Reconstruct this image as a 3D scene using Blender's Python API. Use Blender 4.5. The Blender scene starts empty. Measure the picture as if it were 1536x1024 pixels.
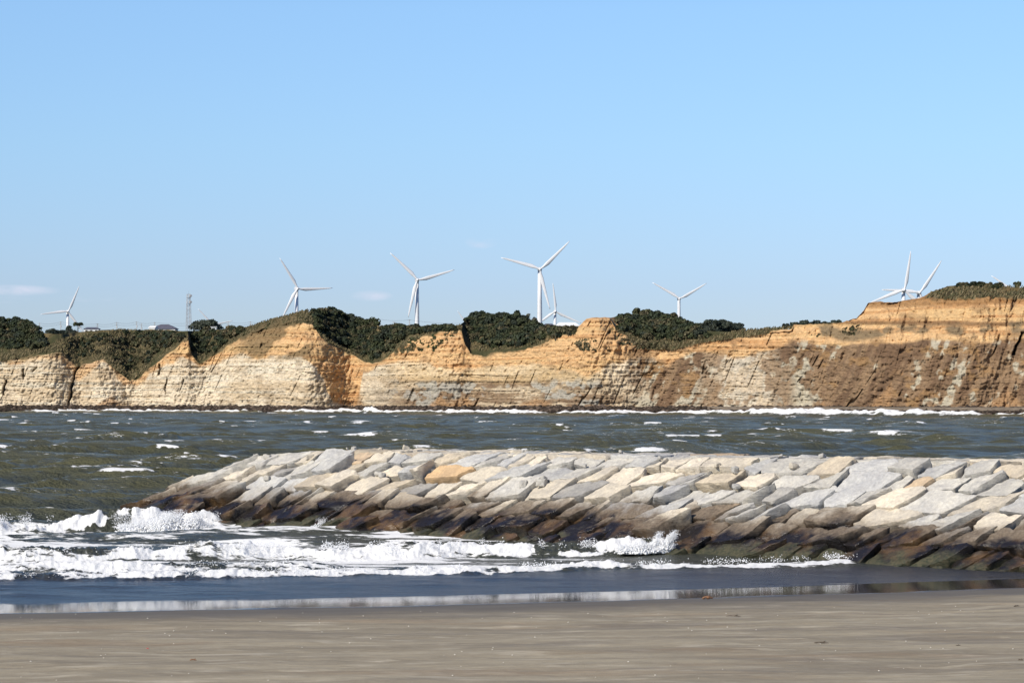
import bpy, bmesh, math, random
import numpy as np
from mathutils import Vector, Matrix

random.seed(7)
RNG = np.random.default_rng(7)
S = bpy.context.scene
COL = S.collection

# ------------------------------------------------------------------ camera
F = 4267.0          # focal length in photo pixels (1536 wide)
HZ = 603.0          # row of the horizon
H = 5.0             # camera height over the water
cam_d = bpy.data.cameras.new("camera")
cam = bpy.data.objects.new("camera", cam_d)
COL.objects.link(cam)
cam.location = (0, 0, H)
cam.rotation_euler = (math.radians(90), 0, 0)
cam_d.sensor_width = 36
cam_d.lens = 36 * F / 1536
cam_d.shift_y = (HZ - 512) / 1536
cam_d.clip_start = 0.5
cam_d.clip_end = 30000
S.camera = cam

# ------------------------------------------------------------------ light
SUN_ELEV, SUN_AZ = math.radians(36), math.atan2(-0.68, -0.73)   # azimuth measured from +Y towards +X
to_sun = Vector((math.sin(SUN_AZ) * math.cos(SUN_ELEV), math.cos(SUN_AZ) * math.cos(SUN_ELEV), math.sin(SUN_ELEV)))
sl = bpy.data.lights.new("sun", 'SUN')
sl.energy = 5.0
sl.angle = math.radians(0.5)
sl.color = (1.0, 0.92, 0.79)
so = bpy.data.objects.new("sun", sl)
COL.objects.link(so)
so.rotation_euler = to_sun.to_track_quat('Z', 'Y').to_euler()
so.location = (-60, -40, 80)

W = bpy.data.worlds.new("World")
S.world = W
W.use_nodes = True
nt = W.node_tree
for n in list(nt.nodes):
    nt.nodes.remove(n)
N = nt.nodes.new
out = N('ShaderNodeOutputWorld'); bg = N('ShaderNodeBackground'); sky = N('ShaderNodeTexSky')
sky.sky_type = 'NISHITA'; sky.sun_disc = False
sky.sun_elevation = SUN_ELEV; sky.sun_rotation = SUN_AZ
sky.altitude = 0; sky.air_density = 1.0; sky.dust_density = 0.3; sky.ozone_density = 2.5
bg.inputs[1].default_value = 0.12
tc = N('ShaderNodeTexCoord'); sep = N('ShaderNodeSeparateXYZ')
nt.links.new(tc.outputs['Generated'], sep.inputs[0])
ramp = N('ShaderNodeValToRGB')          # the air's blue cast, by elevation above the horizon
mr = N('ShaderNodeMapRange'); mr.inputs[1].default_value = -0.02; mr.inputs[2].default_value = 0.30
nt.links.new(sep.outputs['Z'], mr.inputs[0]); nt.links.new(mr.outputs[0], ramp.inputs[0])
SKYRAMP = [(0.0, (0.58, 0.68, 1.0)), (0.1875, (0.63, 0.74, 1.09)), (0.344, (0.74, 0.89, 1.14)), (0.49, (0.82, 0.98, 1.2)), (0.75, (0.58, 0.74, .95)), (1.0, (0.36, 0.52, 0.78))]
ramp.color_ramp.elements[0].position = 0.0
ramp.color_ramp.elements[1].position = 1.0
while len(ramp.color_ramp.elements) < len(SKYRAMP):
    ramp.color_ramp.elements.new(0.5)
for e, (p, c) in zip(ramp.color_ramp.elements, SKYRAMP):
    e.position = p; e.color = (*c, 1)
mul = N('ShaderNodeMix'); mul.data_type = 'RGBA'; mul.blend_type = 'MULTIPLY'; mul.inputs[0].default_value = 1
nt.links.new(sky.outputs[0], mul.inputs[6]); nt.links.new(ramp.outputs[0], mul.inputs[7])
# a few thin clouds low over the land: direction-space noise within soft windows
noi = N('ShaderNodeTexNoise'); noi.inputs['Scale'].default_value = 60; noi.inputs['Detail'].default_value = 5
mp = N('ShaderNodeMapping'); mp.inputs['Scale'].default_value = (1, 1, 3.2)
nt.links.new(tc.outputs['Generated'], mp.inputs[0]); nt.links.new(mp.outputs[0], noi.inputs[0])
def math_node(op, a, b=None):
    m = N('ShaderNodeMath'); m.operation = op
    for i, v in enumerate((a, b)):
        if v is None: continue
        if isinstance(v, (int, float)): m.inputs[i].default_value = v
        else: nt.links.new(v, m.inputs[i])
    return m.outputs[0]
tot = None
for px, py, wx, wy, g in ((30, 438, 75, 9, .85), (145, 448, 40, 8, .5), (557, 444, 34, 9, .75), (722, 364, 26, 10, .4), (20, 452, 40, 6, .35)):
    dx, dz = (px - 768) / F, (HZ - py) / F
    a = math_node('MULTIPLY', math_node('SUBTRACT', sep.outputs['X'], dx), F / wx)
    b = math_node('MULTIPLY', math_node('SUBTRACT', sep.outputs['Z'], dz), F / wy)
    r2 = math_node('ADD', math_node('MULTIPLY', a, a), math_node('MULTIPLY', b, b))
    f = N('ShaderNodeMath'); f.operation = 'SUBTRACT'; f.use_clamp = True
    f.inputs[0].default_value = 1; nt.links.new(r2, f.inputs[1])
    v = math_node('MULTIPLY', f.outputs[0], g)
    tot = v if tot is None else math_node('ADD', tot, v)
nm = N('ShaderNodeMapRange'); nm.inputs[1].default_value = 0.38; nm.inputs[2].default_value = 0.66
nt.links.new(noi.outputs[0], nm.inputs[0])
front = math_node('GREATER_THAN', sep.outputs['Y'], 0.0)
cm = math_node('MULTIPLY', math_node('MULTIPLY', tot, nm.outputs[0]), front)
cmix = N('ShaderNodeMix'); cmix.data_type = 'RGBA'
nt.links.new(cm, cmix.inputs[0]); nt.links.new(mul.outputs[2], cmix.inputs[6])
cmix.inputs[7].default_value = (6.2, 6.4, 7.6, 1)
nt.links.new(cmix.outputs[2], bg.inputs[0]); nt.links.new(bg.outputs[0], out.inputs[0])

S.view_settings.view_transform = 'Standard'
S.view_settings.look = 'None'
S.view_settings.exposure = 0.0
S.view_settings.gamma = 1
S.cycles.max_bounces = 6

# ------------------------------------------------------------------ numpy noise
def _hash(ix, iy, iz, seed):
    n = (ix * 374761393 + iy * 668265263 + iz * 2147483647 + seed * 1274126177) & 0xffffffff
    n = ((n ^ (n >> 13)) * 1274126177) & 0xffffffff
    n = ((n ^ (n >> 15)) * 2246822519) & 0xffffffff
    return ((n ^ (n >> 16)) & 0xffff) / 65535.0
def vn2(x, y, seed=0):
    x = np.asarray(x, float); y = np.asarray(y, float)
    ix = np.floor(x).astype(np.int64); iy = np.floor(y).astype(np.int64)
    fx = x - ix; fy = y - iy
    fx = fx * fx * fx * (fx * (fx * 6 - 15) + 10); fy = fy * fy * fy * (fy * (fy * 6 - 15) + 10)
    a = _hash(ix, iy, 0, seed); b = _hash(ix + 1, iy, 0, seed); c = _hash(ix, iy + 1, 0, seed); d = _hash(ix + 1, iy + 1, 0, seed)
    return (a + (b - a) * fx) * (1 - fy) + (c + (d - c) * fx) * fy
def fbm2(x, y, oct=4, seed=0, gain=.5):
    s = 0; a = 1; t = 0
    x = np.asarray(x, float); y = np.asarray(y, float)
    for o in range(oct):
        s = s + a * vn2(x, y, seed + o * 17); t += a; a *= gain
        x, y = x * 1.63 - y * 1.21 + 11.3, x * 1.21 + y * 1.63 + 5.7
    return s / t
def fbma(x, y, oct=4, seed=0, gain=.5):            # axis-aligned octaves, for stretched patterns
    s = 0; a = 1; t = 0
    for o in range(oct):
        s = s + a * vn2(np.asarray(x) * 2.03 ** o + 7.1 * o, np.asarray(y) * 2.03 ** o + 3.3 * o, seed + o * 13); t += a; a *= gain
    return s / t
def vn3(x, y, z, seed=0):
    ix = np.floor(x).astype(np.int64); iy = np.floor(y).astype(np.int64); iz = np.floor(z).astype(np.int64)
    fx = x - ix; fy = y - iy; fz = z - iz
    fx = fx * fx * (3 - 2 * fx); fy = fy * fy * (3 - 2 * fy); fz = fz * fz * (3 - 2 * fz)
    r = 0
    for dx in (0, 1):
        for dy in (0, 1):
            for dz in (0, 1):
                w = (fx if dx else 1 - fx) * (fy if dy else 1 - fy) * (fz if dz else 1 - fz)
                r = r + w * _hash(ix + dx, iy + dy, iz + dz, seed)
    return r
def sst(a, b, x):
    t = np.clip((x - a) / (b - a), 0, 1)
    return t * t * (3 - 2 * t)
def lerp(a, b, t): return a + (b - a) * t
def mixc(c, d, t): return c + (np.asarray(d, float) - c) * t[..., None]
def interp(x, pts):
    p = np.array(pts, float)
    return np.interp(x, p[:, 0], p[:, 1])

# ------------------------------------------------------------------ object helpers
def tag(o, label=None, cat=None, group=None, kind=None):
    if label: o["label"] = label
    if cat: o["category"] = cat
    if group: o["group"] = group
    if kind: o["kind"] = kind
    return o
def empty(name, loc=(0, 0, 0), rz=0.0):
    o = bpy.data.objects.new(name, None); COL.objects.link(o)
    o.location = loc; o.rotation_euler = (0, 0, rz); o.empty_display_size = .5
    return o
def mesh_np(name, verts, faces, mat, parent=None, smooth=True, colors=None, attrs=None):
    verts = np.asarray(verts, np.float32).reshape(-1, 3); faces = np.asarray(faces, np.int32)
    k = faces.shape[1]
    me = bpy.data.meshes.new(name)
    me.vertices.add(len(verts)); me.vertices.foreach_set('co', verts.ravel())
    me.loops.add(faces.size); me.loops.foreach_set('vertex_index', faces.ravel())
    me.polygons.add(len(faces))
    me.polygons.foreach_set('loop_start', np.arange(0, faces.size, k, dtype=np.int32))
    me.polygons.foreach_set('use_smooth', np.full(len(faces), smooth))
    me.update(calc_edges=True)
    if colors is not None:
        a = me.color_attributes.new('tint', 'FLOAT_COLOR', 'POINT')
        c = np.ones((len(verts), 4), np.float32); c[:, :3] = np.asarray(colors).reshape(-1, 3)
        a.data.foreach_set('color', c.ravel())
    for k_, v in (attrs or {}).items():
        a = me.attributes.new(k_, 'FLOAT', 'POINT'); a.data.foreach_set('value', np.asarray(v, np.float32).ravel())
    me.materials.append(mat)
    o = bpy.data.objects.new(name, me); COL.objects.link(o)
    if parent: o.parent = parent
    return o
def grid_faces(nr, nc):
    i = np.arange(nr - 1)[:, None] * nc + np.arange(nc - 1)[None, :]
    return np.stack([i, i + 1, i + nc + 1, i + nc], -1).reshape(-1, 4)

class MB:
    """collects simple solids into one mesh"""
    def __init__(s): s.v = []; s.f = []
    def add(s, vs, fs):
        b = len(s.v); s.v += [tuple(v) for v in vs]; s.f += [tuple(b + i for i in f) for f in fs]
    def box(s, c, d, rz=0.0):
        x, y, z = (q / 2 for q in d); M = Matrix.Rotation(rz, 3, 'Z'); c = Vector(c)
        vs = [c + M @ Vector((a * x, b * y, e * z)) for a in (-1, 1) for b in (-1, 1) for e in (-1, 1)]
        s.add(vs, [(0, 1, 3, 2), (4, 6, 7, 5), (0, 4, 5, 1), (2, 3, 7, 6), (0, 2, 6, 4), (1, 5, 7, 3)])
    def tube(s, pts, rads, n=12, caps=True):
        pts = [Vector(p) for p in pts]; rings = []
        for i, p in enumerate(pts):
            t = (pts[min(i + 1, len(pts) - 1)] - pts[max(i - 1, 0)]).normalized()
            up = Vector((0, 0, 1)) if abs(t.z) < .9 else Vector((1, 0, 0))
            a = t.cross(up).normalized(); b = a.cross(t)
            rings.append([p + (a * math.cos(2 * math.pi * k / n) + b * math.sin(2 * math.pi * k / n)) * rads[i] for k in range(n)])
        vs = [v for r in rings for v in r]; fs = []
        for i in range(len(pts) - 1):
            for k in range(n):
                fs.append((i * n + k, i * n + (k + 1) % n, (i + 1) * n + (k + 1) % n, (i + 1) * n + k))
        if caps:
            fs.append(tuple(range(n - 1, -1, -1))); fs.append(tuple((len(pts) - 1) * n + k for k in range(n)))
        s.add(vs, fs)
    def build(s, name, mat, parent=None, smooth=False):
        me = bpy.data.meshes.new(name); me.from_pydata(s.v, [], s.f); me.materials.append(mat)
        bm = bmesh.new(); bm.from_mesh(me); bmesh.ops.recalc_face_normals(bm, faces=bm.faces)
        if smooth:
            for f in bm.faces: f.smooth = len(f.verts) == 4
        bm.to_mesh(me); bm.free()
        o = bpy.data.objects.new(name, me); COL.objects.link(o)
        if parent: o.parent = parent
        return o
def at(px, py, Y):
    return np.stack(np.broadcast_arrays((px - 768) / F * Y, np.asarray(Y, float) + 0 * px, H + (HZ - py) / F * Y), -1)

# ------------------------------------------------------------------ materials
def newmat(name):
    m = bpy.data.materials.new(name); m.use_nodes = True
    t = m.node_tree; b = t.nodes['Principled BSDF']
    return m, t, b
def L(t, a, b): t.links.new(a, b)
def nz(t, scale, detail=4, vec=None, rough=.55):
    n = t.nodes.new('ShaderNodeTexNoise'); n.inputs['Scale'].default_value = scale
    n.inputs['Detail'].default_value = detail; n.inputs['Roughness'].default_value = rough
    if vec is not None: L(t, vec, n.inputs['Vector'])
    return n.outputs[0]
def mapping(t, vec, scale=(1, 1, 1), rot=(0, 0, 0)):
    m = t.nodes.new('ShaderNodeMapping'); m.inputs['Scale'].default_value = scale; m.inputs['Rotation'].default_value = rot
    L(t, vec, m.inputs[0]); return m.outputs[0]
def mrange(t, v, a, b, c=0.0, d=1.0, smooth=False):
    m = t.nodes.new('ShaderNodeMapRange')
    if smooth: m.interpolation_type = 'SMOOTHSTEP'
    for i, q in zip((1, 2, 3, 4), (a, b, c, d)): m.inputs[i].default_value = q
    L(t, v, m.inputs[0]); return m.outputs[0]
def mixn(t, f, a, b, mode='MIX'):
    m = t.nodes.new('ShaderNodeMix'); m.data_type = 'RGBA'; m.blend_type = mode
    for i, q in ((0, f), (6, a), (7, b)):
        if isinstance(q, (int, float)): m.inputs[i].default_value = q
        elif isinstance(q, tuple): m.inputs[i].default_value = (*q, 1)
        else: L(t, q, m.inputs[i])
    return m.outputs[2]
def mathn(t, op, a, b=0.0, clamp=False):
    m = t.nodes.new('ShaderNodeMath'); m.operation = op; m.use_clamp = clamp
    for i, q in ((0, a), (1, b)):
        if isinstance(q, (int, float)): m.inputs[i].default_value = q
        else: L(t, q, m.inputs[i])
    return m.outputs[0]
def bump(t, b, h, strength=.5, dist=.05, prev=None):
    n = t.nodes.new('ShaderNodeBump'); n.inputs['Strength'].default_value = strength; n.inputs['Distance'].default_value = dist
    L(t, h, n.inputs['Height'])
    if prev is not None: L(t, prev, n.inputs['Normal'])
    L(t, n.outputs[0], b.inputs['Normal']); return n.outputs[0]
def attr(t, name, out='Fac'):
    a = t.nodes.new('ShaderNodeAttribute'); a.attribute_name = name; return a.outputs[out]
def geo_pos(t): return t.nodes.new('ShaderNodeNewGeometry').outputs['Position']
def plain(name, col, rough=.5, var=.12, scale=1.0, metal=0.0):
    m, t, b = newmat(name)
    v = nz(t, scale, 5, geo_pos(t))
    c = mixn(t, mrange(t, v, .35, .65), tuple(x * (1 - var) for x in col), tuple(min(1, x * (1 + var)) for x in col))
    L(t, c, b.inputs['Base Color']); b.inputs['Roughness'].default_value = rough; b.inputs['Metallic'].default_value = metal
    return m

# cliff and land: colours from the 'tint' attribute, fine grain added here
M_land, t, b = newmat('cliff_earth')
p = geo_pos(t)
tint = attr(t, 'tint', 'Color')
g1 = nz(t, .55, 6, p, .7); g2 = nz(t, .9, 5, mapping(t, p, (.35, .35, 2.4)), .65)
c = mixn(t, 1.0, tint, mixn(t, mrange(t, g1, .3, .7), (.74, .74, .76), (1.22, 1.2, 1.16)), 'MULTIPLY')
c = mixn(t, 1.0, c, mixn(t, mrange(t, g2, .32, .68), (.80, .79, .78), (1.14, 1.14, 1.14)), 'MULTIPLY')
L(t, c, b.inputs['Base Color']); b.inputs['Roughness'].default_value = .95; b.inputs['Specular IOR Level'].default_value = .15
bump(t, b, mathn(t, 'ADD', g1, g2), .8, .5)

# foliage: tint attribute, tiny variation
M_leaf, t, b = newmat('foliage')
tint = attr(t, 'tint', 'Color'); v = nz(t, .8, 3, geo_pos(t))
L(t, mixn(t, 1.0, tint, mixn(t, mrange(t, v, .3, .7), (.8, .8, .8), (1.25, 1.25, 1.2)), 'MULTIPLY'), b.inputs['Base Color'])
b.inputs['Roughness'].default_value = .75; b.inputs['Specular IOR Level'].default_value = .25

M_bark = plain('bark', (.09, .07, .05), .9)
M_turb = plain('turbine_paint', (.72, .73, .75), .4, .03, .2)
M_turb2 = plain('turbine_nacelle_paint', (.66, .67, .70), .45, .03, .2)
M_metal = plain('galvanised_steel', (.42, .42, .43), .5, .2, .5, .3)
M_pole = plain('concrete_pole', (.36, .36, .36), .8)
M_wire = plain('wire', (.12, .13, .15), .6)
M_white = plain('white_render', (.78, .77, .74), .7, .05)
M_roofw = plain('white_roof', (.82, .82, .80), .6, .04)
M_roofd = plain('dark_roof_tile', (.10, .10, .13), .6)
M_glass = plain('window_glass', (.03, .035, .045), .15, .1)
M_grey = plain('grey_drum', (.5, .5, .5), .6, .1)

# water
M_sea, t, b = newmat('sea_water')
p = geo_pos(t)
foam = attr(t, 'foam'); silt = attr(t, 'silt'); calm = attr(t, 'calm')
fn = nz(t, 3.2, 8, mapping(t, p, (.55, 1.0, 1.0)), .68)
fn2 = nz(t, .9, 5, mapping(t, p, (.4, 1.0, 1.0)), .6)
thr = mathn(t, 'ADD', mathn(t, 'MULTIPLY', fn, .62), mathn(t, 'MULTIPLY', fn2, .38))
ff = mathn(t, 'SUBTRACT', thr, mathn(t, 'SUBTRACT', .80, mathn(t, 'MULTIPLY', foam, .62)))
ff = mrange(t, ff, 0.0, .075, smooth=True)
body = mixn(t, calm, mixn(t, silt, (.072, .080, .062), (.120, .115, .058)), (.034, .036, .040))
col = mixn(t, ff, body, (.92, .92, .90))
L(t, col, b.inputs['Base Color'])
L(t, mixn(t, ff, (.26, .26, .26), (.9, .9, .9)), b.inputs['Roughness'])
b.inputs['IOR'].default_value = 1.33; b.inputs['IOR'].default_value = 1.33; L(t, mrange(t, calm, 0, 1, .10, .40), b.inputs['Specular IOR Level'])
w1 = nz(t, 1.3, 6, mapping(t, p, (.5, 1, 1), (0, 0, .25)), .62)
w2 = nz(t, 7.0, 4, mapping(t, p, (.6, 1, 1), (0, 0, -.2)), .6)
bn = t.nodes.new('ShaderNodeBump'); bn.inputs['Distance'].default_value = .6
L(t, mathn(t, 'MULTIPLY', mathn(t, 'SUBTRACT', 1.0, mathn(t, 'MULTIPLY', calm, .62)), mathn(t, 'SUBTRACT', 1.0, mathn(t, 'MULTIPLY', ff, .85))), bn.inputs['Strength'])
L(t, mathn(t, 'ADD', w1, mathn(t, 'MULTIPLY', w2, .34)), bn.inputs['Height'])
bn2 = t.nodes.new('ShaderNodeBump'); bn2.inputs['Distance'].default_value = .12
L(t, mathn(t, 'MULTIPLY', ff, .45), bn2.inputs['Strength']); L(t, nz(t, 14, 6, p, .7), bn2.inputs['Height'])
L(t, bn.outputs[0], bn2.inputs['Normal']); L(t, bn2.outputs[0], b.inputs['Normal'])

M_spray, t, b = newmat('spray')
b.inputs['Base Color'].default_value = (.88, .89, .90, 1); b.inputs['Roughness'].default_value = .5

# sand
M_sand, t, b = newmat('sand')
p = geo_pos(t); wet = attr(t, 'wet')
s1 = nz(t, .55, 6, mapping(t, p, (.35, 1.3, 1), (0, 0, -.33)), .65)
s2 = nz(t, 1.6, 5, mapping(t, p, (.45, 1.0, 1), (0, 0, -.25)), .6)
s3 = nz(t, 45, 3, p, .7); s4 = nz(t, 5.5, 6, mapping(t, p, (.5, 1.0, 1), (0, 0, -.3)), .7)
dry = mixn(t, mrange(t, s1, .38, .66), (.265, .225, .160), (.390, .335, .240))
dry = mixn(t, mrange(t, s2, .54, .72, 0, 1), dry, (.50, .44, .335))
dry = mixn(t, mrange(t, nz(t, .35, 3, mapping(t, p, (.4, 1, 1))), .56, .7, 0, .45), dry, (.30, .205, .12))
dry = mixn(t, mrange(t, nz(t, .8, 4, mapping(t, p, (.28, 1.1, 1), (0, 0, -.2))), .52, .66, 0, .55), dry, (.20, .175, .14))
dry = mixn(t, 1.0, dry, mixn(t, mrange(t, s4, .32, .68), (.88, .88, .88), (1.10, 1.10, 1.09)), 'MULTIPLY')
dry = mixn(t, mrange(t, s3, .66, .74), dry, (.07, .06, .05))
dry = mixn(t, mrange(t, s3, .24, .32, 1, 0), dry, (.42, .38, .32))
damp = mixn(t, mrange(t, s1, .3, .7), (.125, .112, .095), (.165, .15, .128))
c = mixn(t, mrange(t, wet, 0, .45), dry, damp)
c = mixn(t, mrange(t, wet, .55, .8), c, (.030, .028, .026))
L(t, c, b.inputs['Base Color'])
L(t, mrange(t, wet, .55, .85, .85, .07, True), b.inputs['Roughness'])
L(t, mrange(t, wet, .5, .85, .2, .6), b.inputs['Specular IOR Level'])
bn = t.nodes.new('ShaderNodeBump'); bn.inputs['Distance'].default_value = .06
L(t, mrange(t, wet, .4, .85, .75, .004), bn.inputs['Strength'])
L(t, mathn(t, 'ADD', mathn(t, 'ADD', s2, mathn(t, 'MULTIPLY', s4, .5)), mathn(t, 'MULTIPLY', s3, .2)), bn.inputs['Height']); L(t, bn.outputs[0], b.inputs['Normal'])

# armour stone: object colour tint, tidal staining by height over the water
M_stone, t, b = newmat('armour_stone')
p = geo_pos(t); oi = t.nodes.new('ShaderNodeObjectInfo')
tcn = t.nodes.new('ShaderNodeTexCoord'); ob = tcn.outputs['Object']
sp = t.nodes.new('ShaderNodeSeparateXYZ'); L(t, p, sp.inputs[0]); z = sp.outputs['Z']
ln = nz(t, 1.1, 6, p, .62); fine = nz(t, 9, 6, p, .7); grain = nz(t, 3.0, 5, mapping(t, ob, (.6, .6, 3.0), (.5, .4, .6)), .7)
c = mixn(t, 1.0, oi.outputs['Color'], mixn(t, mrange(t, ln, .35, .65), (.82, .82, .84), (1.15, 1.13, 1.08)), 'MULTIPLY')
c = mixn(t, 1.0, c, mixn(t, mrange(t, fine, .3, .7), (.74, .74, .75), (1.16, 1.16, 1.16)), 'MULTIPLY')
c = mixn(t, mrange(t, grain, .60, .72, 0, .30), c, (.20, .16, .12))
zn = mathn(t, 'SUBTRACT', z, mathn(t, 'MULTIPLY', mathn(t, 'SUBTRACT', ln, .5), 1.3))
zn = mathn(t, 'ADD', zn, mathn(t, 'MULTIPLY', mathn(t, 'SUBTRACT', oi.outputs['Random'], .5), .55))
sx = mathn(t, 'MULTIPLY', mrange(t, sp.outputs['X'], -14, 6, .32, 0), 1.0)
zn = mathn(t, 'SUBTRACT', zn, sx)
brown = mixn(t, mrange(t, fine, .35, .65), (.105, .080, .058), (.21, .165, .12))
c = mixn(t, mrange(t, zn, 1.0, 1.65, 1, 0, True), c, brown)
rust = mrange(t, nz(t, .8, 4, p), .50, .66)
black = mixn(t, rust, (.017, .014, .013), (.13, .078, .036))
dk = mrange(t, zn, .68, 1.02, 1, 0, True)
c = mixn(t, dk, c, black)
algae = mixn(t, mrange(t, fine, .4, .6), (.030, .036, .020), (.085, .075, .042))
al = mrange(t, zn, -.02, .34, 1, 0, True)
c = mixn(t, al, c, algae)
L(t, c, b.inputs['Base Color'])
wetm = mathn(t, 'MULTIPLY', dk, mathn(t, 'SUBTRACT', 1.0, mathn(t, 'MULTIPLY', al, .7)))
L(t, mrange(t, wetm, 0, 1, .88, .24), b.inputs['Roughness'])
L(t, mrange(t, wetm, 0, 1, .3, .55), b.inputs['Specular IOR Level'])
bump(t, b, mathn(t, 'ADD', mathn(t, 'MULTIPLY', fine, .5), grain), .75, .07)
M_core = plain('rubble_fill', (.045, .040, .036), .9, .4, 2)  # mound fill coloured dark to stand in for shade between the blocks
M_drift = plain('brown_debris', (.22, .11, .055), .8, .4, 8)
M_shell = plain('shell', (.75, .70, .60), .6, .1, 8)
M_shore = None

# ------------------------------------------------------------------ land profile (photo rows by photo column)
SKYL = [(-700, 492), (-300, 486), (-60, 482), (0, 482), (25, 484), (45, 492), (70, 500), (100, 500), (130, 496), (200, 494), (240, 494), (275, 496), (345, 494), (380, 491), (400, 484), (420, 477), (450, 469), (480, 467), (500, 469), (520, 476), (545, 484), (570, 489), (600, 492), (650, 492), (680, 491), (690, 487), (700, 480), (720, 477), (750, 477), (775, 475), (790, 480), (805, 487), (820, 495), (840, 497), (865, 492), (872, 486), (880, 478), (895, 475.5), (915, 477), (930, 474), (960, 471), (980, 472), (1000, 477), (1020, 484), (1040, 491), (1060, 496), (1120, 498), (1150, 496), (1187, 494), (1191, 487), (1225, 486), (1262, 484), (1285, 477), (1296, 465), (1302, 454.5), (1320, 452), (1345, 453), (1380, 447), (1395, 439), (1420, 429), (1450, 426), (1480, 425), (1510, 430), (1536, 431), (1700, 440), (2200, 455)]
EDGE = [(-700, 540), (-200, 542), (0, 541), (30, 538), (60, 533), (92, 527), (98, 534), (104, 543), (117, 550), (135, 545), (155, 538), (163, 541), (170, 550), (182, 560), (195, 572), (205, 570), (225, 553), (250, 533), (275, 511), (282, 509), (287, 532), (300, 545), (312, 540), (330, 527), (350, 513), (380, 499), (400, 493), (430, 486), (455, 484), (468, 486), (480, 505), (495, 517), (520, 528), (545, 542), (558, 546), (570, 543), (590, 528), (604, 516), (640, 502), (680, 495), (692, 493), (697, 515), (705, 530), (720, 535), (745, 528), (790, 524), (812, 516), (820, 507), (850, 499), (866, 493), (880, 478.5), (915, 478), (925, 498), (950, 508), (985, 512), (1010, 520), (1035, 517), (1060, 512), (1085, 502), (1120, 500), (1160, 498), (1187, 496), (1191, 488), (1225, 487), (1262, 485), (1285, 478), (1296, 466), (1302, 455), (1345, 454), (1385, 449), (1420, 447), (1480, 446), (1536, 445), (1700, 450), (2200, 470)]
ORNG = [(-700, 550), (0, 543), (60, 541), (92, 541), (100, 552), (117, 566), (135, 556), (155, 545), (165, 552), (185, 575), (205, 578), (225, 560), (250, 545), (275, 535), (300, 552), (340, 536), (400, 531), (450, 534), (475, 552), (500, 600), (535, 612), (545, 560), (565, 552), (600, 545), (640, 547), (690, 556), (720, 552), (750, 545), (800, 548), (850, 556), (880, 562), (910, 548), (950, 540), (1000, 545), (1050, 528), (1100, 536), (1150, 524), (1190, 510), (1260, 514), (1300, 520), (1400, 505), (1450, 512), (1536, 505), (2200, 505)]
YB = [(-700, 1900), (0, 1720), (90, 1698), (104, 1712), (118, 1722), (140, 1705), (160, 1692), (195, 1706), (250, 1672), (283, 1652), (300, 1668), (330, 1650), (400, 1600), (455, 1568), (480, 1574), (500, 1592), (530, 1615), (548, 1602), (562, 1560), (600, 1530), (660, 1500), (692, 1500), (712, 1512), (745, 1480), (800, 1440), (850, 1405), (880, 1390), (910, 1392), (940, 1402), (980, 1398), (1010, 1384), (1040, 1360), (1100, 1335), (1160, 1310), (1190, 1290), (1260, 1270), (1300, 1245), (1400, 1215), (1470, 1195), (1520, 1196), (1600, 1170), (2200, 1010)]
_gx = np.arange(-760, 2261, 4.0); _gy = interp(_gx, YB); _k = np.exp(-(np.arange(-12, 13) / 5.0) ** 2); _k /= _k.sum()
_gs = np.convolve(np.pad(_gy, 12, 'edge'), _k, 'valid')
_kl = np.ones(81) / 81; _gl = np.convolve(np.pad(_gy, 40, 'edge'), _kl, 'valid')
def yb(px): return .84 * (np.interp(px, _gx, _gs) * .75 + np.interp(px, _gx, _gl) * .25)
def ybase(px): return HZ + (H - 1.9) * F / yb(px)
PXM = 0.29                                                       # metres per photo pixel around the cliff
def edge(px): return interp(px, EDGE) + (fbm2(px / 9.0, px * 0 + 3, 4, 5) - .5) * 6
def skyl(px): return interp(px, SKYL) + (fbm2(px / 14.0, px * 0 + 9, 3, 15) - .5) * 3
def terrain_Y(px, py):
    ye, ys, ybz = edge(px), skyl(px), ybase(px)
    hf = np.clip(ybz - py, 0, None) * PXM
    he = (ybz - ye) * PXM
    Yf = yb(px) + np.minimum(hf, he) * .22 + np.clip(np.minimum(hf, he) - 28, 0, None) * .75
    up = np.clip(ye - py, 0, None) * PXM
    return Yf + up * 2.6
print('profile ready')

def relief(px, py, Y):
    """real relief of the face, metres towards the camera, plus masks"""
    X = (px - 768) / F * Y; Z = H + (HZ - py) / F * Y
    dip = Z + X * .012 + (fbm2(X / 60, X * 0, 3, 41) - .5) * 3
    hard = fbma(dip * 1.1, X / 45, 4, 3, .62)                       # bedding: hard and soft beds
    bed = sst(.40, .60, vn2(dip * .62, X / 140, 8))
    butt = fbma(X / 26 + Z * .012, Z / 60, 4, 21, .5)
    brk = sst(.35, .62, fbm2(X / 18, Z / 9, 3, 45))
    joint = np.abs(fbma(X / 2.2 - Z * .12, Z / 7, 3, 47, .5) - .5) * 2
    flut = np.abs(fbma(X / 5.5 - Z * .05, Z / 26, 4, 31, .55) - .5) * 2
    sl = X - Z * .45
    rg = np.abs(fbma(sl / 7.0, Z / 75, 3, 51, .45) - .5) * 2               # slanting cracks
    right = sst(930, 1080, px)
    crack = sst(.030, .0, rg) * sst(.52, .64, fbm2(X / 9, Z / 7, 3, 57))
    rough = fbm2(X / 1.5, Z / 1.3, 4, 61, .6) - .5
    d = (hard - .5) * (.5 + 2.0 * brk) * (1 - right * .35) + (bed - .5) * .6 * brk + (joint - .3) * 1.1 + (butt - .5) * 13 - flut * (1.0 + 2.6 * right) - crack * 2.4 + rough * 3.0
    return d, hard, bed, flut, crack, rough, X, Z, right

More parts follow.
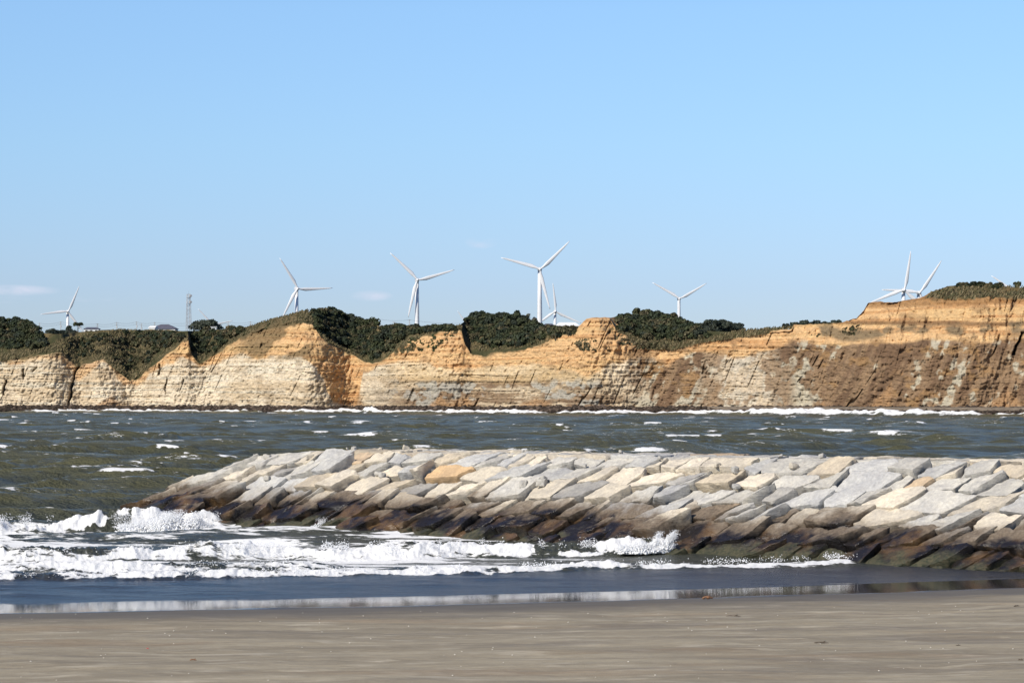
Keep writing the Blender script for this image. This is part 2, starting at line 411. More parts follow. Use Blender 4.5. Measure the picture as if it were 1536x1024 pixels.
def build_land():
    px = np.concatenate([np.linspace(-700, -60, 90), np.linspace(-59, 1595, 1655), np.linspace(1600, 2200, 80)])
    NF, NS = 176, 62
    ye, ys, ybz = edge(px), skyl(px), ybase(px)
    vf = np.linspace(0, 1, NF)[:, None]
    pyf = ybz[None] + (ye - ybz)[None] * vf
    vs = np.linspace(0, 1, NS + 1)[1:, None]
    pys = ye[None] + np.minimum(ys - ye, -.3)[None] * vs
    py = np.concatenate([pyf, pys]); PX = np.broadcast_to(px[None], py.shape)
    Y = terrain_Y(PX, py)
    d, hard, bed, flut, crack, rough, X, Z, right = relief(PX, py, Y)
    onface = np.concatenate([np.ones_like(pyf), np.clip(1 - vs * 4, 0, 1) * np.ones_like(pys)])
    amp = sst(-.5, 2.5, Z) * .9 + .1
    bumps = (fbm2(X / 8, Y / 8, 4, 71) - .5) * 7
    Yd = Y - d * onface * amp - bumps * (1 - onface)
    V = at(PX, py, Yd)
    # colours
    cream = np.array((.68, .58, .43)); cream2 = np.array((.52, .41, .27)); grey = np.array((.40, .385, .33))
    orange = np.array((.64, .42, .215)); orange2 = np.array((.50, .29, .135)); brown = np.array((.165, .105, .064)); brown2 = np.array((.26, .175, .105))
    n1 = fbm2(X / 22, Z / 10, 4, 81); n2 = fbm2(X / 5, Z / 4, 4, 91); n3 = fbma(X / 30, Z * .9, 4, 95)
    C = np.broadcast_to(cream, V.shape).copy()
    C = mixc(C, cream2, sst(.42, .66, n1) * .75)
    C = mixc(C, (.62, .585, .48), sst(.55, .68, n3) * .6 * sst(900, 300, PX))
    C = mixc(C, (.42, .34, .23), sst(.44, .34, hard) * sst(.38, .6, n2) * .6)
    C = mixc(C, (.24, .17, .10), sst(.60, .70, n2) * .35)
    # centre: darker beds with grey blocks low down
    mid = sst(540, 640, PX) * sst(1010, 900, PX); low = sst(556, 576, py + (n1 - .5) * 20 + (PX - 700) * .02)
    C = mixc(C, (.43, .34, .225), mid * low * .65)
    n7 = fbma(X / 34 + 3, Z / 2.6, 4, 99, .6)
    C = mixc(C, brown2 * .85, mid * low * sst(.40, .50, n2 * .3 + n7 * .7) * .85)
    for yb0, th in ((590, .5), (601, .44), (608, .5)):
        C = mixc(C, brown * 1.1, mid * sst(4, 1, np.abs(py - yb0 - (PX - 700) * .004 - (n1 - .5) * 10)) * sst(th - .06, th + .06, n2 * .5 + n1 * .5) * .8)
    C = mixc(C, brown, mid * sst(7, 2, np.abs(py - 578 - (n1 - .5) * 14)) * sst(.40, .55, n2) * .6)
    C = mixc(C, (.40, .385, .33), mid * low * sst(.545, .60, n1 * .3 + n2 * .45 + fbm2(X / 2.5, Z / 2.5, 3, 88) * .25) * .8)
    # right: brown debris over grey-cream rock showing in patches
    n4 = fbm2(X / 13 + 5, Z / 16, 4, 101); n5 = fbma((X - Z * .45) / 3.2, Z / 14, 4, 107)
    rb = sst(925, 980, PX + (n2 - .5) * 60) * (1 - .72 * sst(1050, 1085, PX) * sst(1175, 1150, PX))
    rc = mixc(np.broadcast_to(brown, V.shape).copy(), brown2, sst(.35, .6, n5))
    rc = mixc(rc, (.33, .20, .09), sst(.58, .70, n2) * .6)
    n6 = fbm2(X / 2.2, Z / 2.6, 3, 109)
    show = sst(.545, .59, n4 * .42 + n5 * .36 + n6 * .22 + .05 * sst(1270, 1180, PX))
    rc = mixc(rc, (.47, .43, .33), show * sst(.3, .5, n2 + .1) * .9)
    C = mixc(C, rc, rb)
    C = mixc(C, grey * 1.3, (1 - rb) * sst(1040, 1070, PX) * sst(1200, 1170, PX) * sst(.44, .52, n5 * .6 + n6 * .4) * .6)
    C = mixc(C, brown2, sst(1035, 1060, PX) * sst(1200, 1180, PX) * sst(.52, .58, n4 * .5 + n6 * .25 + n2 * .25) * .85)
    # orange weathered beds on top
    yo = interp(PX, ORNG) + (fbm2(X / 12, Z / 8, 4, 111) - .5) * 16
    og = sst(4, -3, py - yo + (n2 - .5) * 8)
    oc = mixc(np.broadcast_to(orange, V.shape).copy(), orange2, sst(.42, .62, n3))
    oc = mixc(oc, (.58, .40, .20), sst(.55, .66, fbma(X / 40, Z * .7, 4, 121)) * .8)
    oc = mixc(oc, (.22, .13, .07), sst(.62, .72, n2) * .45)
    C = mixc(C, oc, og * (1 - .3 * sst(300, 100, PX)))
    # yellow crown of the middle headland down to half height
    C = mixc(C, (.56, .40, .20), sst(560, 620, PX) * sst(930, 880, PX) * sst(579, 567, py + (n1 - .5) * 14) * (1 - og) * .55)
    # dark soil line and grey scrub band at right
    band = sst(1200, 1300, PX) * sst(5, 1, np.abs(py - 484 - (PX - 1300) * .006 + (n1 - .5) * 6))
    C = mixc(C, (.16, .09, .045), band * .8)
    sc = sst(1185, 1230, PX) * sst(12, 4, np.abs(py - 497 + (PX - 1300) * .01 + (n4 - .5) * 22)) * sst(.44, .54, n1 * .5 + n2 * .5)
    C = mixc(C, (.17, .135, .085), sc * .85)
    cap = sst(1290, 1310, PX) * sst(466, 458, py + (PX - 1300) * .03)
    C = mixc(C, (.27, .145, .06), cap * .8)
    # debris fans at the foot
    fan = np.zeros_like(C[..., 0])
    for fx, fw, fh in ((160, 28, 24), (690, 60, 22), (800, 50, 22), (655, 24, 26), (1320, 22, 55), (1500, 40, 40), (530, 20, 30), (1230, 16, 18)):
        fan = np.maximum(fan, sst(0, .35, 1 - np.abs(PX - fx + (ybz[None] - py) * -.4) / fw - (ybz[None] - py) / fh + (n2 - .5) * .5))
    C = mixc(C, (.37, .225, .115), fan * .75)
    # darker colour along the cracks
    C = mixc(C, (.12, .09, .06), crack * .6)
    for cx0, cy0, cx1, cy1, w in ((117, 548, 101, 606, 2.4), (36, 555, 37, 566, 1.6), (8, 572, 5, 590, 1.6), (250, 570, 249, 588, 1.3), (240, 548, 238, 560, 1.5), (1533, 500, 1522, 530, 4)):
        tt = np.clip((py - cy0) / (cy1 - cy0), 0, 1); cx = cx0 + (cx1 - cx0) * tt + (n2 - .5) * 8
        m = sst(w, w * .4, np.abs(PX - cx)) * sst(cy0 - 4, cy0, py) * sst(cy1 + 4, cy1, py)
        C = mixc(C, (.05, .04, .03), m * .8)
        V[..., 1] += m * 5
    # wet dark rock at the very foot
    C = mixc(C, (.055, .043, .034), sst(5, 1.5, ybz[None] - py + (n2 - .5) * 4))
    # vegetated slope
    veg = np.concatenate([np.zeros_like(pyf), np.ones_like(pys)])
    veg = np.maximum(veg, sst(4, -3, py - ye[None] - (n2 - .5) * 10))
    vm = interp(PX, [(0, 1), (290, 1), (330, .85), (380, .45), (455, .45), (475, .9), (690, .95), (705, .9), (820, .8), (870, .15), (920, .1), (935, .8), (1040, .8), (1100, .6), (1190, .2), (1385, .0), (1400, .42), (1450, .5), (1536, .45)])
    vc = mixc(np.broadcast_to(np.array((.088, .075, .038)), V.shape).copy(), (.16, .125, .065), sst(.4, .65, n2))
    vc = mixc(vc, (.045, .05, .022), sst(.45, .6, fbm2(X / 14, Y / 20, 3, 131)) * .8)
    vmask = veg * sst(.02, .3, vm - (1 - sst(.35, .6, n1)) * .35 + .1)
    C = mixc(C, vc, np.clip(vmask, 0, 1))
    # brown scrub pouring over the bare orange hillside
    hs = sst(340, 380, PX) * sst(480, 455, PX) * sst(.47, .56, fbm2((X - Z * .8) / 12, Z / 12, 4, 141)) * sst(545, 530, py)
    C = mixc(C, (.155, .115, .062), hs * .8)
    hs = sst(930, 960, PX) * sst(1050, 1010, PX) * sst(.45, .55, n4) * sst(560, 540, py)
    C = mixc(C, (.15, .095, .055), hs * .7)
    # plateau behind
    last = V[-1]; Yl = last[:, 1]
    back = []; cb = []
    for k, yy in enumerate((12, 40, 110, 300, 800, 2000, 4500, 9000)):
        Yk = Yl + yy; zk = np.minimum(last[:, 2] - sst(0, 110, yy) * np.clip(last[:, 2] - 44, 0, None), last[:, 2] - .3 * min(yy, 10) * .3)
        lim = H + .0215 * Yk
        if yy > 60: zk = np.minimum(np.minimum(zk, 44), lim) if k < 3 else np.minimum(44, lim)
        back.append(np.stack([last[:, 0] * Yk / Yl, Yk, zk], -1)); cb.append(np.broadcast_to(np.array((.07, .065, .035)), (len(px), 3)))
    # skirt under the sea
    foot = V[0].copy(); foot[:, 2] = -3; foot[:, 1] -= .5
    V = np.concatenate([foot[None], V, np.array(back)]); C = np.concatenate([C[:1], C, np.array(cb)])
    o = mesh_np('cliff', V, grid_faces(V.shape[0], V.shape[1])[:, ::-1][:, [3, 2, 1, 0]], M_land, colors=np.clip(C, .01, .9))
    tag(o, 'layered cream and orange sea cliff with grassy top behind the water', 'cliff', kind='structure')
build_land()

# ------------------------------------------------------------------ vegetation
def inpoly(x, y, P):
    r = np.zeros(len(x), bool); n = len(P)
    for i in range(n):
        x0, y0 = P[i]; x1, y1 = P[(i + 1) % n]
        if y0 == y1: continue
        c = ((y0 > y) != (y1 > y)) & (x < (x1 - x0) * (y - y0) / (y1 - y0) + x0)
        r ^= c
    return r
def sample(P, n):
    P = np.array(P, float); lo, hi = P.min(0), P.max(0); o = np.zeros((0, 2))
    while len(o) < n:
        q = RNG.uniform(lo, hi, (n * 3, 2)); o = np.concatenate([o, q[inpoly(q[:, 0], q[:, 1], P)]])
    return o[:n]
def leaf_quads(cen, nor, size, flat=.55):
    n = len(cen)
    d = nor + RNG.normal(0, flat, (n, 3)); d /= np.linalg.norm(d, axis=1)[:, None]
    a = np.cross(d, RNG.normal(0, 1, (n, 3))); a /= np.linalg.norm(a, axis=1)[:, None]; bb = np.cross(d, a)
    s = (size * RNG.uniform(.6, 1.3, n))[:, None]
    k = RNG.uniform(.5, 1.0, (n, 1))
    return np.stack([cen - a * s - bb * s * k, cen + a * s * .8 - bb * s * k, cen + a * s + bb * s * k, cen - a * s * .7 + bb * s * k], 1).reshape(-1, 3)
def crown_pts(c, r, rz, nlobe, nleaf, leaf):
    r = r * .9; nlobe = nlobe + 2
    """leaf clumps over the lobes of one crown"""
    out = []
    for i in range(nlobe):
        a = RNG.uniform(0, 2 * math.pi); q = RNG.uniform(.2, .62)
        lc = np.array(c) + np.array((math.cos(a) * r * q, math.sin(a) * r * q, RNG.uniform(-.15, .55) * rz))
        lr = r * RNG.uniform(.38, .62)
        m = nleaf // nlobe
        d = RNG.normal(0, 1, (m, 3)); d /= np.linalg.norm(d, axis=1)[:, None]; d[:, 2] = np.where(d[:, 2] < -.3, -d[:, 2], d[:, 2])
        rad = lr * RNG.uniform(.72, 1.06, (m, 1))
        out.append(leaf_quads(lc + d * rad * np.array((1, 1, rz / r)), d, leaf))
    return np.concatenate(out)
def crown_col(nq, base):
    g = RNG.uniform(.65, 1.5, (nq, 1)); c = np.asarray(base) * g
    return np.repeat(c, 4, 0)
GREENS = [(.034, .042, .020), (.042, .050, .022), (.026, .036, .020), (.056, .058, .028), (.074, .066, .036), (.030, .038, .026)]
def wood(poly, n, r, label, greens=GREENS, far=None, lift=.3, leaves=460, leaf=.42, name='woodland'):
    if name == 'woodland': n = int(n * 1.7); r = r * .74; leaves = 300
    q = sample(poly, n); V = []; C = []
    for x, y in q:
        Y = float(terrain_Y(np.array([x]), np.array([y]))[0]) if far is None else far + RNG.uniform(-40, 60)
        g = at(x, y, Y)
        rr = r * RNG.uniform(.65, 1.35)
        v = crown_pts(g + np.array((0, 0, rr * lift)), rr, rr * RNG.uniform(.55, .8), 4, leaves, leaf)
        V.append(v); C.append(crown_col(len(v) // 4, greens[RNG.integers(len(greens))]))
    V = np.concatenate(V); Fq = np.arange(len(V)).reshape(-1, 4)
    o = mesh_np(name, V, Fq, M_leaf, smooth=False, colors=np.concatenate(C))
    return tag(o, label, 'wood' if name == 'woodland' else 'scrub', kind='stuff')
HAZE_GREENS = [(.036, .046, .034), (.030, .040, .032), (.042, .050, .036)]  # bluish greens: distance haze put into the leaf colour
BR = [(.105, .088, .050), (.080, .072, .038), (.060, .062, .030), (.13, .105, .06)]
MIXG = GREENS + [(.075, .070, .036), (.085, .075, .042)]
wood([(-40, 482), (20, 482), (46, 490), (72, 518), (60, 526), (20, 524), (-40, 522)], 95, 4.2, 'dark evergreen wood on the hump at the far left end of the cliff top')
wood([(185, 500), (275, 503), (276, 514), (250, 522), (195, 520)], 70, 3.2, 'dark scrub wood above the deep notch left of the lattice tower', MIXG)
wood([(96, 512), (180, 500), (245, 520), (215, 552), (195, 562), (172, 545), (150, 530), (108, 540)], 170, 2.0, 'olive thicket filling the hollow between the two pale cliff gullies', MIXG + BR, lift=.2, leaves=200, leaf=.45, name='thicket')
wood([(286, 505), (308, 496), (330, 503), (345, 512), (326, 528), (300, 534), (288, 526)], 48, 3.0, 'dark clump of low trees behind the orange ridge under the domed tree')
wood([(330, 497), (372, 493), (355, 506), (338, 508)], 30, 2.3, 'olive brown thicket between the domed tree and the orange hillside', MIXG + BR, name='thicket')
wood([(466, 471), (482, 468), (502, 470), (545, 485), (600, 494), (612, 506), (590, 525), (562, 541), (545, 536), (515, 522), (492, 508), (474, 496)], 165, 3.6, 'large dark evergreen wood running down from the rounded hill to the notch')
wood([(600, 492), (688, 492), (684, 497), (640, 499), (604, 506)], 60, 2.2, 'low dark strip of trees on the saddle under the third turbine')
wood([(612, 512), (668, 501), (680, 505), (655, 528), (630, 526)], 60, 1.2, 'green scrub draped on the pale knoll right of the notch', [(.06, .075, .03), (.09, .08, .04)], lift=.1, leaves=120, leaf=.4, name='thicket')
wood([(698, 480), (720, 477), (775, 476), (792, 482), (806, 490), (822, 500), (815, 512), (780, 520), (735, 523), (708, 514)], 130, 3.6, 'dark evergreen wood on the round hill left of the tallest turbine')
wood([(926, 478), (960, 472), (985, 474), (1020, 486), (1055, 498), (1066, 508), (1020, 511), (960, 509), (932, 498)], 120, 3.4, 'dark dome of trees beside the orange rock knob')
wood([(1045, 492), (1065, 486), (1085, 486), (1105, 491), (1116, 499), (1050, 502)], 45, 4.5, 'haze tinted bluish distant wood on the skyline right of the domed wood', HAZE_GREENS, far=1800)
wood([(822, 497), (868, 496), (858, 503), (828, 508)], 34, 2.2, 'olive bushes in the dip below the white roofed house', MIXG, name='thicket')
wood([(860, 516), (930, 511), (1010, 516), (1000, 524), (930, 522), (905, 530), (880, 528)], 90, 1.3, 'grey brown brush on the bench under the domed wood', BR, lift=.1, leaves=120, leaf=.4, name='thicket')
wood([(1394, 443), (1425, 434), (1480, 431), (1515, 435), (1560, 436), (1560, 444), (1420, 444)], 42, 1.1, 'brown brush over the hilltop at the right end', BR[:2] + BR[3:], lift=-.3, leaves=110, leaf=.4, name='thicket')
wood([(1420, 429), (1450, 427), (1482, 425), (1506, 431), (1500, 434), (1450, 431)], 26, 1.1, 'dark wind cut shrubs along the top of the right hill', lift=.2, name='thicket')
wood([(1216, 504), (1290, 489), (1300, 500), (1260, 508)], 60, .8, 'grey brush on the slope under the stepped orange ledge', BR, lift=.1, leaves=90, leaf=.35, name='thicket')
wood([(72, 499), (112, 499), (112, 503), (72, 503)], 26, 3.2, 'low haze tinted bluish trees at the foot of the leftmost turbine', HAZE_GREENS, far=1950)

def grass():
    """dry grass and bamboo grass over the slopes: leaning blades"""
    V = []; C = []
    regs = [([(-40, 520), (60, 525), (95, 508), (180, 495), (270, 500), (280, 508), (250, 530), (225, 550), (197, 570), (165, 548), (155, 538), (117, 549), (92, 526), (0, 541), (-40, 541)], 15000),
            ([(345, 500), (400, 482), (460, 466), (470, 484), (420, 486), (370, 500), (330, 525), (300, 543), (290, 530)], 6000),
            ([(475, 500), (510, 522), (560, 542), (610, 508), (690, 489), (690, 496), (640, 530), (605, 528), (575, 542), (545, 545), (490, 517)], 5000),
            ([(697, 500), (710, 526), (745, 528), (810, 516), (865, 492), (840, 494), (820, 500), (790, 520), (740, 524)], 4000),
            ([(925, 495), (960, 508), (1060, 508), (1110, 497), (1190, 492), (1150, 500), (1060, 512), (1010, 524), (900, 522), (860, 515)], 6000),
            ([(1385, 449), (1400, 438), (1440, 429), (1536, 432), (1600, 438), (1600, 448)], 1700)]
    for P, n in regs:
        q = sample(P, n); Y = terrain_Y(q[:, 0], q[:, 1]); g = at(q[:, 0], q[:, 1], Y)
        h = RNG.uniform(.5, 1.7, n)[:, None]; w = RNG.uniform(.12, .4, n)[:, None]
        lean = np.stack([RNG.uniform(.1, .9, n), RNG.uniform(-.3, .3, n), np.ones(n)], 1) * h
        side = np.stack([np.ones(n), RNG.uniform(-.6, .6, n), np.zeros(n)], 1) * w
        g = g - np.array((0, 0, .3))
        V.append(np.stack([g - side, g + side, g + lean + side * .5, g + lean - side * .5], 1).reshape(-1, 3))
        pal = np.array([(.15, .12, .06), (.10, .085, .042), (.065, .065, .03), (.19, .15, .085)])
        C.append(np.repeat(pal[RNG.integers(0, 4, n)], 4, 0))
    V = np.concatenate(V)
    o = mesh_np('dry_grass', V, np.arange(len(V)).reshape(-1, 4), M_leaf, smooth=False, colors=np.concatenate(C))
    tag(o, 'dry brown grass leaning over the cliff top slopes', 'grass', kind='stuff')
grass()

def tree(px, py_top, py_base, Y, wpx, label, greens=GREENS, crown_h=.6, lean=0.0, leaves=420, leaf=.4, name='tree', bare=False, group='single trees on the skyline'):
    base = at(px, py_base, Y); Hh = (py_base - py_top) / F * Y; r = wpx / 2 / F * Y
    root = empty(name, base)
    tag(root, label, 'tree', group)
    m = MB(); top = Vector((lean, 0, Hh * (1 - crown_h * .5)))
    m.tube([(0, 0, -1), (lean * .3, 0, top.z * .5), top], [r * .07 + .12, r * .05 + .09, .06], 7)
    for i in range(8 if bare else 5):
        a = random.uniform(0, 6.28); s = Vector((lean * .4, 0, top.z * random.uniform(.35, .9)))
        e = s + Vector((math.cos(a) * r * .8, math.sin(a) * r * .8, Hh * random.uniform(.12, .35)))
        m.tube([s, s.lerp(e, .5) + Vector((0, 0, .15)), e], [.1, .07, .03], 5)
    m.build('trunk', M_bark, root)
    ch = Hh * crown_h
    v = crown_pts(np.array((lean, 0, Hh - ch * .55)), r, ch * .62, 6, 60 if bare else leaves, leaf)
    mesh_np('crown', v, np.arange(len(v)).reshape(-1, 4), M_leaf, root, False, crown_col(len(v) // 4, greens[random.randrange(len(greens))]))
    return root
tree(117, 484, 500, 1760, 17, 'small umbrella shaped tree touching the lowest blade of the leftmost turbine', crown_h=.5)
tree(104, 489, 500, 1800, 12, 'small round tree directly under the leftmost turbine tower', HAZE_GREENS)
tree(310, 481, 508, 1900, 60, 'broad flat domed tree right of the lattice tower behind the white shed', HAZE_GREENS, 1.0, leaves=2200, leaf=.6)
tree(775, 466, 482, 1620, 15, 'pointed evergreen on the highest spot of the hill left of the tallest turbine', crown_h=.8)
tree(757, 469, 482, 1600, 16, 'bushy evergreen beside the pointed one left of the tallest turbine', crown_h=.8)
tree(792, 471, 488, 1640, 10, 'thin bare branched tree just left of the tallest turbine tower', BR, .7, bare=True)
tree(801, 477, 492, 1640, 9, 'low bare twiggy tree at the foot of the tallest turbine tower', BR, .7, bare=True)
tree(1179, 486, 497, 1650, 14, 'dark tree at the left end of the far right tree row', HAZE_GREENS, .8, leaves=500)
for i, (x, y) in enumerate(((1192, 484), (1207, 482), (1222, 480.5), (1238, 483), (1253, 481.5))):
    tree(x, y, 496, 1700, 21, ('rounded dark tree %s in the tree row behind the stepped orange ledge' % ('second from left', 'third from left', 'in the middle', 'second from right', 'at the right end')[i]), HAZE_GREENS, .8, leaves=600, leaf=.5)
tree(1152, 491, 498, 1500, 9, 'tiny thin tree on the low skyline left of the right tree row', BR, .7, bare=True)
tree(563, 482, 492, 1680, 15, 'bushy tree where the large wood meets the saddle', crown_h=.85)
tree(1010, 469, 482, 1500, 17, 'bushy tree directly under the turbine behind the domed wood', crown_h=.85)
tree(1526, 424, 436, 1330, 13, 'low wind cut tree on the right hill near the photo edge', crown_h=.7)
tree(1500, 424, 434, 1330, 12, 'dark shrubby tree beside the lone blade tip on the right hill', crown_h=.8)

# ------------------------------------------------------------------ turbines
def blade_mesh(parent, L_, ang):
    """one tapering, twisted aerofoil blade in the rotor plane (local x-z), root at the hub"""
    n, k = 16, 10; V = []
    for i in range(n):
        f = i / (n - 1); r = 1.3 + f * (L_ - 1.3)
        ch = np.interp(f, [0, .06, .2, .5, .85, 1], [1.9, 2.1, 3.7, 2.7, 1.6, .5]); th = np.interp(f, [0, .06, .2, .6, 1], [1.9, 1.7, 1.1, .6, .2])
        tw = math.radians(18 * (1 - f) ** 2)
        for j in range(k):
            a = 2 * math.pi * j / k
            c0 = math.cos(a) * ch / 2 + (.22 * ch if f > .06 else 0); t0 = math.sin(a) * th / 2
            V.append((c0 * math.cos(tw) - t0 * math.sin(tw), c0 * math.sin(tw) + t0 * math.cos(tw) - .0006 * r * r, r))
    fs = [(i * k + j, i * k + (j + 1) % k, (i + 1) * k + (j + 1) % k, (i + 1) * k + j) for i in range(n - 1) for j in range(k)]
    m = MB(); R_ = Matrix.Rotation(ang, 3, 'Y'); m.add([R_ @ Vector(v) for v in V], fs + [tuple((n - 1) * k + j for j in range(k))])
    return m.build('blade', M_turb, parent, True)
def turbine(px, py, D, ang0, yaw, label, blade=38.5, ground=43.0):
    hub = at(px, py, D); root = empty('wind_turbine', (hub[0], hub[1], ground), math.radians(yaw) - math.atan2(hub[0], hub[1]))
    tag(root, label, 'wind turbine', 'white wind turbines behind the cliffs')
    hh = hub[2] - ground
    m = MB(); m.tube([(0, 3.2, 0), (0, 3.2, hh * .33), (0, 3.2, hh * .66), (0, 3.2, hh - 1.6)], [2.8, 2.5, 2.15, 1.8], 24); m.build('tower', M_turb, root, True)
    m = MB()
    sec = [(-.6, 1.5), (.6, 1.9), (3, 2.0), (7.5, 1.8), (9.3, 1.2)]
    vs = []; k = 12
    for y, r in sec:
        for j in range(k):
            a = 2 * math.pi * (j + .5) / k; c, s_ = math.cos(a), math.sin(a)
            q = r / max(abs(c), abs(s_)) * .82 + r * .18
            vs.append((c * q * .95, y, hh + s_ * q * .95 + .2))
    m.add(vs, [(i * k + j, i * k + (j + 1) % k, (i + 1) * k + (j + 1) % k, (i + 1) * k + j) for i in range(4) for j in range(k)] + [tuple(range(k)), tuple(4 * k + j for j in range(k))])
    m.tube([(0, 8, hh + 2), (0, 8, hh + 3.6)], [.12, .08], 5)
    m.build('nacelle', M_turb2, root)
    rot = None
    m = MB(); m.tube([(0, -.62, hh), (0, -1.2, hh), (0, -2.4, hh), (0, -3.4, hh), (0, -3.9, hh)], [1.6, 1.75, 1.6, 1.0, .2], 18); h_ = m.build('hub', M_turb, root, True)
    for i in range(3):
        b_ = blade_mesh(root, blade, math.radians(ang0 + 120 * i)); b_.location = (0, -2.0, hh)
    return root
# angle: clockwise from straight up as seen in the photo
turbine(102, 467, 3950, 23, 8, 'small far turbine at the far left with one blade up and right, one level left')
turbine(446, 433, 3080, -32, 14, 'turbine above the orange hill, one blade level to the right')
turbine(626, 420, 2850, -46, 6, 'turbine over the tree saddle between the two wooded hills')
turbine(810, 404, 2680, -74, 5, 'tallest and nearest looking turbine in the middle')
turbine(833, 467, 3870, -6, 8, 'small turbine standing just right of the tallest one, one blade straight up')
turbine(1019, 448, 3480, -60, 8, 'turbine with a Y of two raised blades above the domed wood')
turbine(1356, 435, 2780, 9, 10, 'left one of the crossed pair above the right cliff, one blade nearly upright')
turbine(1379, 439, 2830, 34, 12, 'right one of the crossed pair above the right cliff, one blade up and right')
turbine(1527, 443, 3300, -54, 8, 'turbine hidden behind the right hill, only a blade tip in view')
turbine(318, 487, 5200, -42, 8, 'very faint far turbine behind the broad domed tree', ground=40)
turbine(703, 492, 5300, -34, 8, 'faint far turbine sunk behind the wooded hill, one blade tip showing', ground=40)

# ------------------------------------------------------------------ lattice tower, poles, wires, houses
def lattice(px, ptop, pbase, D):
    base = at(px, pbase, D); Hh = (pbase - ptop) / F * D; root = empty('lattice_tower', base, .5)
    tag(root, 'grey lattice radio mast with two rings of antennas, on the left skyline', 'radio mast')
    w0, w1 = 1.5, .95
    def corner(i, z):
        w = w0 + (w1 - w0) * z / Hh; return Vector((w * (1, -1, -1, 1)[i], w * (1, 1, -1, -1)[i], z))
    for i in range(4):
        m = MB(); m.tube([corner(i, -2), corner(i, Hh)], [.17, .13], 6); m.build('leg', M_metal, root)
    m = MB(); n = 9
    for k in range(n):
        z0, z1 = Hh * k / n, Hh * (k + 1) / n
        for i in range(4):
            j = (i + 1) % 4
            m.tube([corner(i, z0), corner(j, z1)], [.045, .045], 4); m.tube([corner(j, z0), corner(i, z1)], [.045, .045], 4); m.tube([corner(i, z1), corner(j, z1)], [.045, .045], 4)
    m.build('bracing', M_metal, root)
    for z in (Hh - 1.3, Hh - 5.6):
        m = MB(); m.box((0, 0, z - 1.2), (2.4, 2.4, .12)); p_ = m.build('platform', M_metal, root)
        for a in range(3):
            an = a * 2.09 + .6; m = MB(); m.box((math.cos(an) * 1.3, math.sin(an) * 1.3, z), (.35, .35, 1.9), an); m.build('antenna', M_grey, root)
        m = MB(); m.tube([(1.0, -1.3, z), (1.0, -1.9, z)], [.85, .85], 14); m.build('dish', M_grey, root)
    m = MB(); m.tube([(0, 0, Hh), (0, 0, Hh + 2.2)], [.07, .05], 5); m.build('lightning_rod', M_metal, root)
lattice(283, 441, 494, 2000)

POLES = [(59, 484, 'leftmost pole, between the dark hump and the leftmost turbine'), (91, 482, 'pole just left of the leftmost turbine tower'), (146, 485, 'pole midway between leftmost turbine and white gable'), (175, 483, 'pole second to the left of the white gable'), (205, 482, 'pole with crossarms left of the white gable'), (212, 485, 'short pole hard beside a taller one by the white gable'), (232, 483, 'pole rising from the white gable'), (307, 482, 'pole in front of the domed tree, left of the shed'), (342, 482, 'pole at the right edge of the domed tree'), (376, 482, 'pole left of the last one before the orange hill'), (395, 480, 'pole nearest the orange hill'), (563, 477, 'pole behind the large wood, right of the rounded hill'), (591, 482, 'pole beside the tower of the saddle turbine'), (614, 479, 'pole touching the lowest blade of the saddle turbine')]
def pole0():
    root = empty('utility_pole', (0, 0, 0))
    m = MB(); m.tube([(0, 0, -4), (0, 0, 11)], [.30, .22], 8); m.build('shaft', M_pole, root, True)
    for z in (10.4, 8.8):
        m = MB(); m.box((0, -.25, z), (2.6, .16, .18)); c_ = m.build('crossarm', M_pole, root)
        m = MB()
        for x in (-1.1, 0, 1.1): m.tube([(x, -.25, z + .12), (x, -.25, z + .42)], [.09, .07], 6)
        ins = m.build('insulators', M_white, root)
    m = MB(); m.tube([(.45, 0, 6.7), (.45, 0, 7.9)], [.3, .3], 10); m.build('transformer', M_grey, root)
    return root
pp = pole0(); tops = []
for i, (x, y, lb) in enumerate(POLES):
    r_ = pp if i == 0 else pp.copy()
    if i:
        COL.objects.link(r_)
        for ch in [c for c in pp.children]:
            c2 = ch.copy(); COL.objects.link(c2); c2.parent = r_
    D = 2150 if i < 11 else 2000
    p_ = at(x, y, D); r_.location = (p_[0], p_[1], p_[2] - 11); r_.rotation_euler = (0, 0, random.uniform(-.3, .3))
    tag(r_, 'grey utility ' + lb, 'utility pole', 'utility poles along the skyline'); tops.append(Vector(p_))
for a, z, nm in ((0, -.3, 'upper'), (0, -1.9, 'lower')):
    m = MB()
    seq = [0, 1, 2, 3, 4, 6, 7, 8, 9, 10]
    pts_all = [tops[i] for i in seq]
    for A, B in zip(pts_all[:-1], pts_all[1:]):
        pts = [A.lerp(B, k / 8) + Vector((0, -.3, z - 1.1 * 4 * (k / 8) * (1 - k / 8))) for k in range(9)]
        m.tube(pts, [.06] * 9, 4)
    o = m.build('overhead_wire', M_wire); tag(o, nm + ' wire strung between the left skyline utility poles', 'wire', 'overhead wires')
m = MB(); A, B, C_ = tops[10], tops[11], tops[13]
for P_, Q_ in ((B, C_), (C_, Vector(at(700, 484, 2000)))):
    m.tube([P_.lerp(Q_, k / 8) + Vector((0, -.3, -.3 - 4 * (k / 8) * (1 - k / 8))) for k in range(9)], [.06] * 9, 4)
tag(m.build('overhead_wire', M_wire), 'wire crossing behind the saddle turbine', 'wire', 'overhead wires')

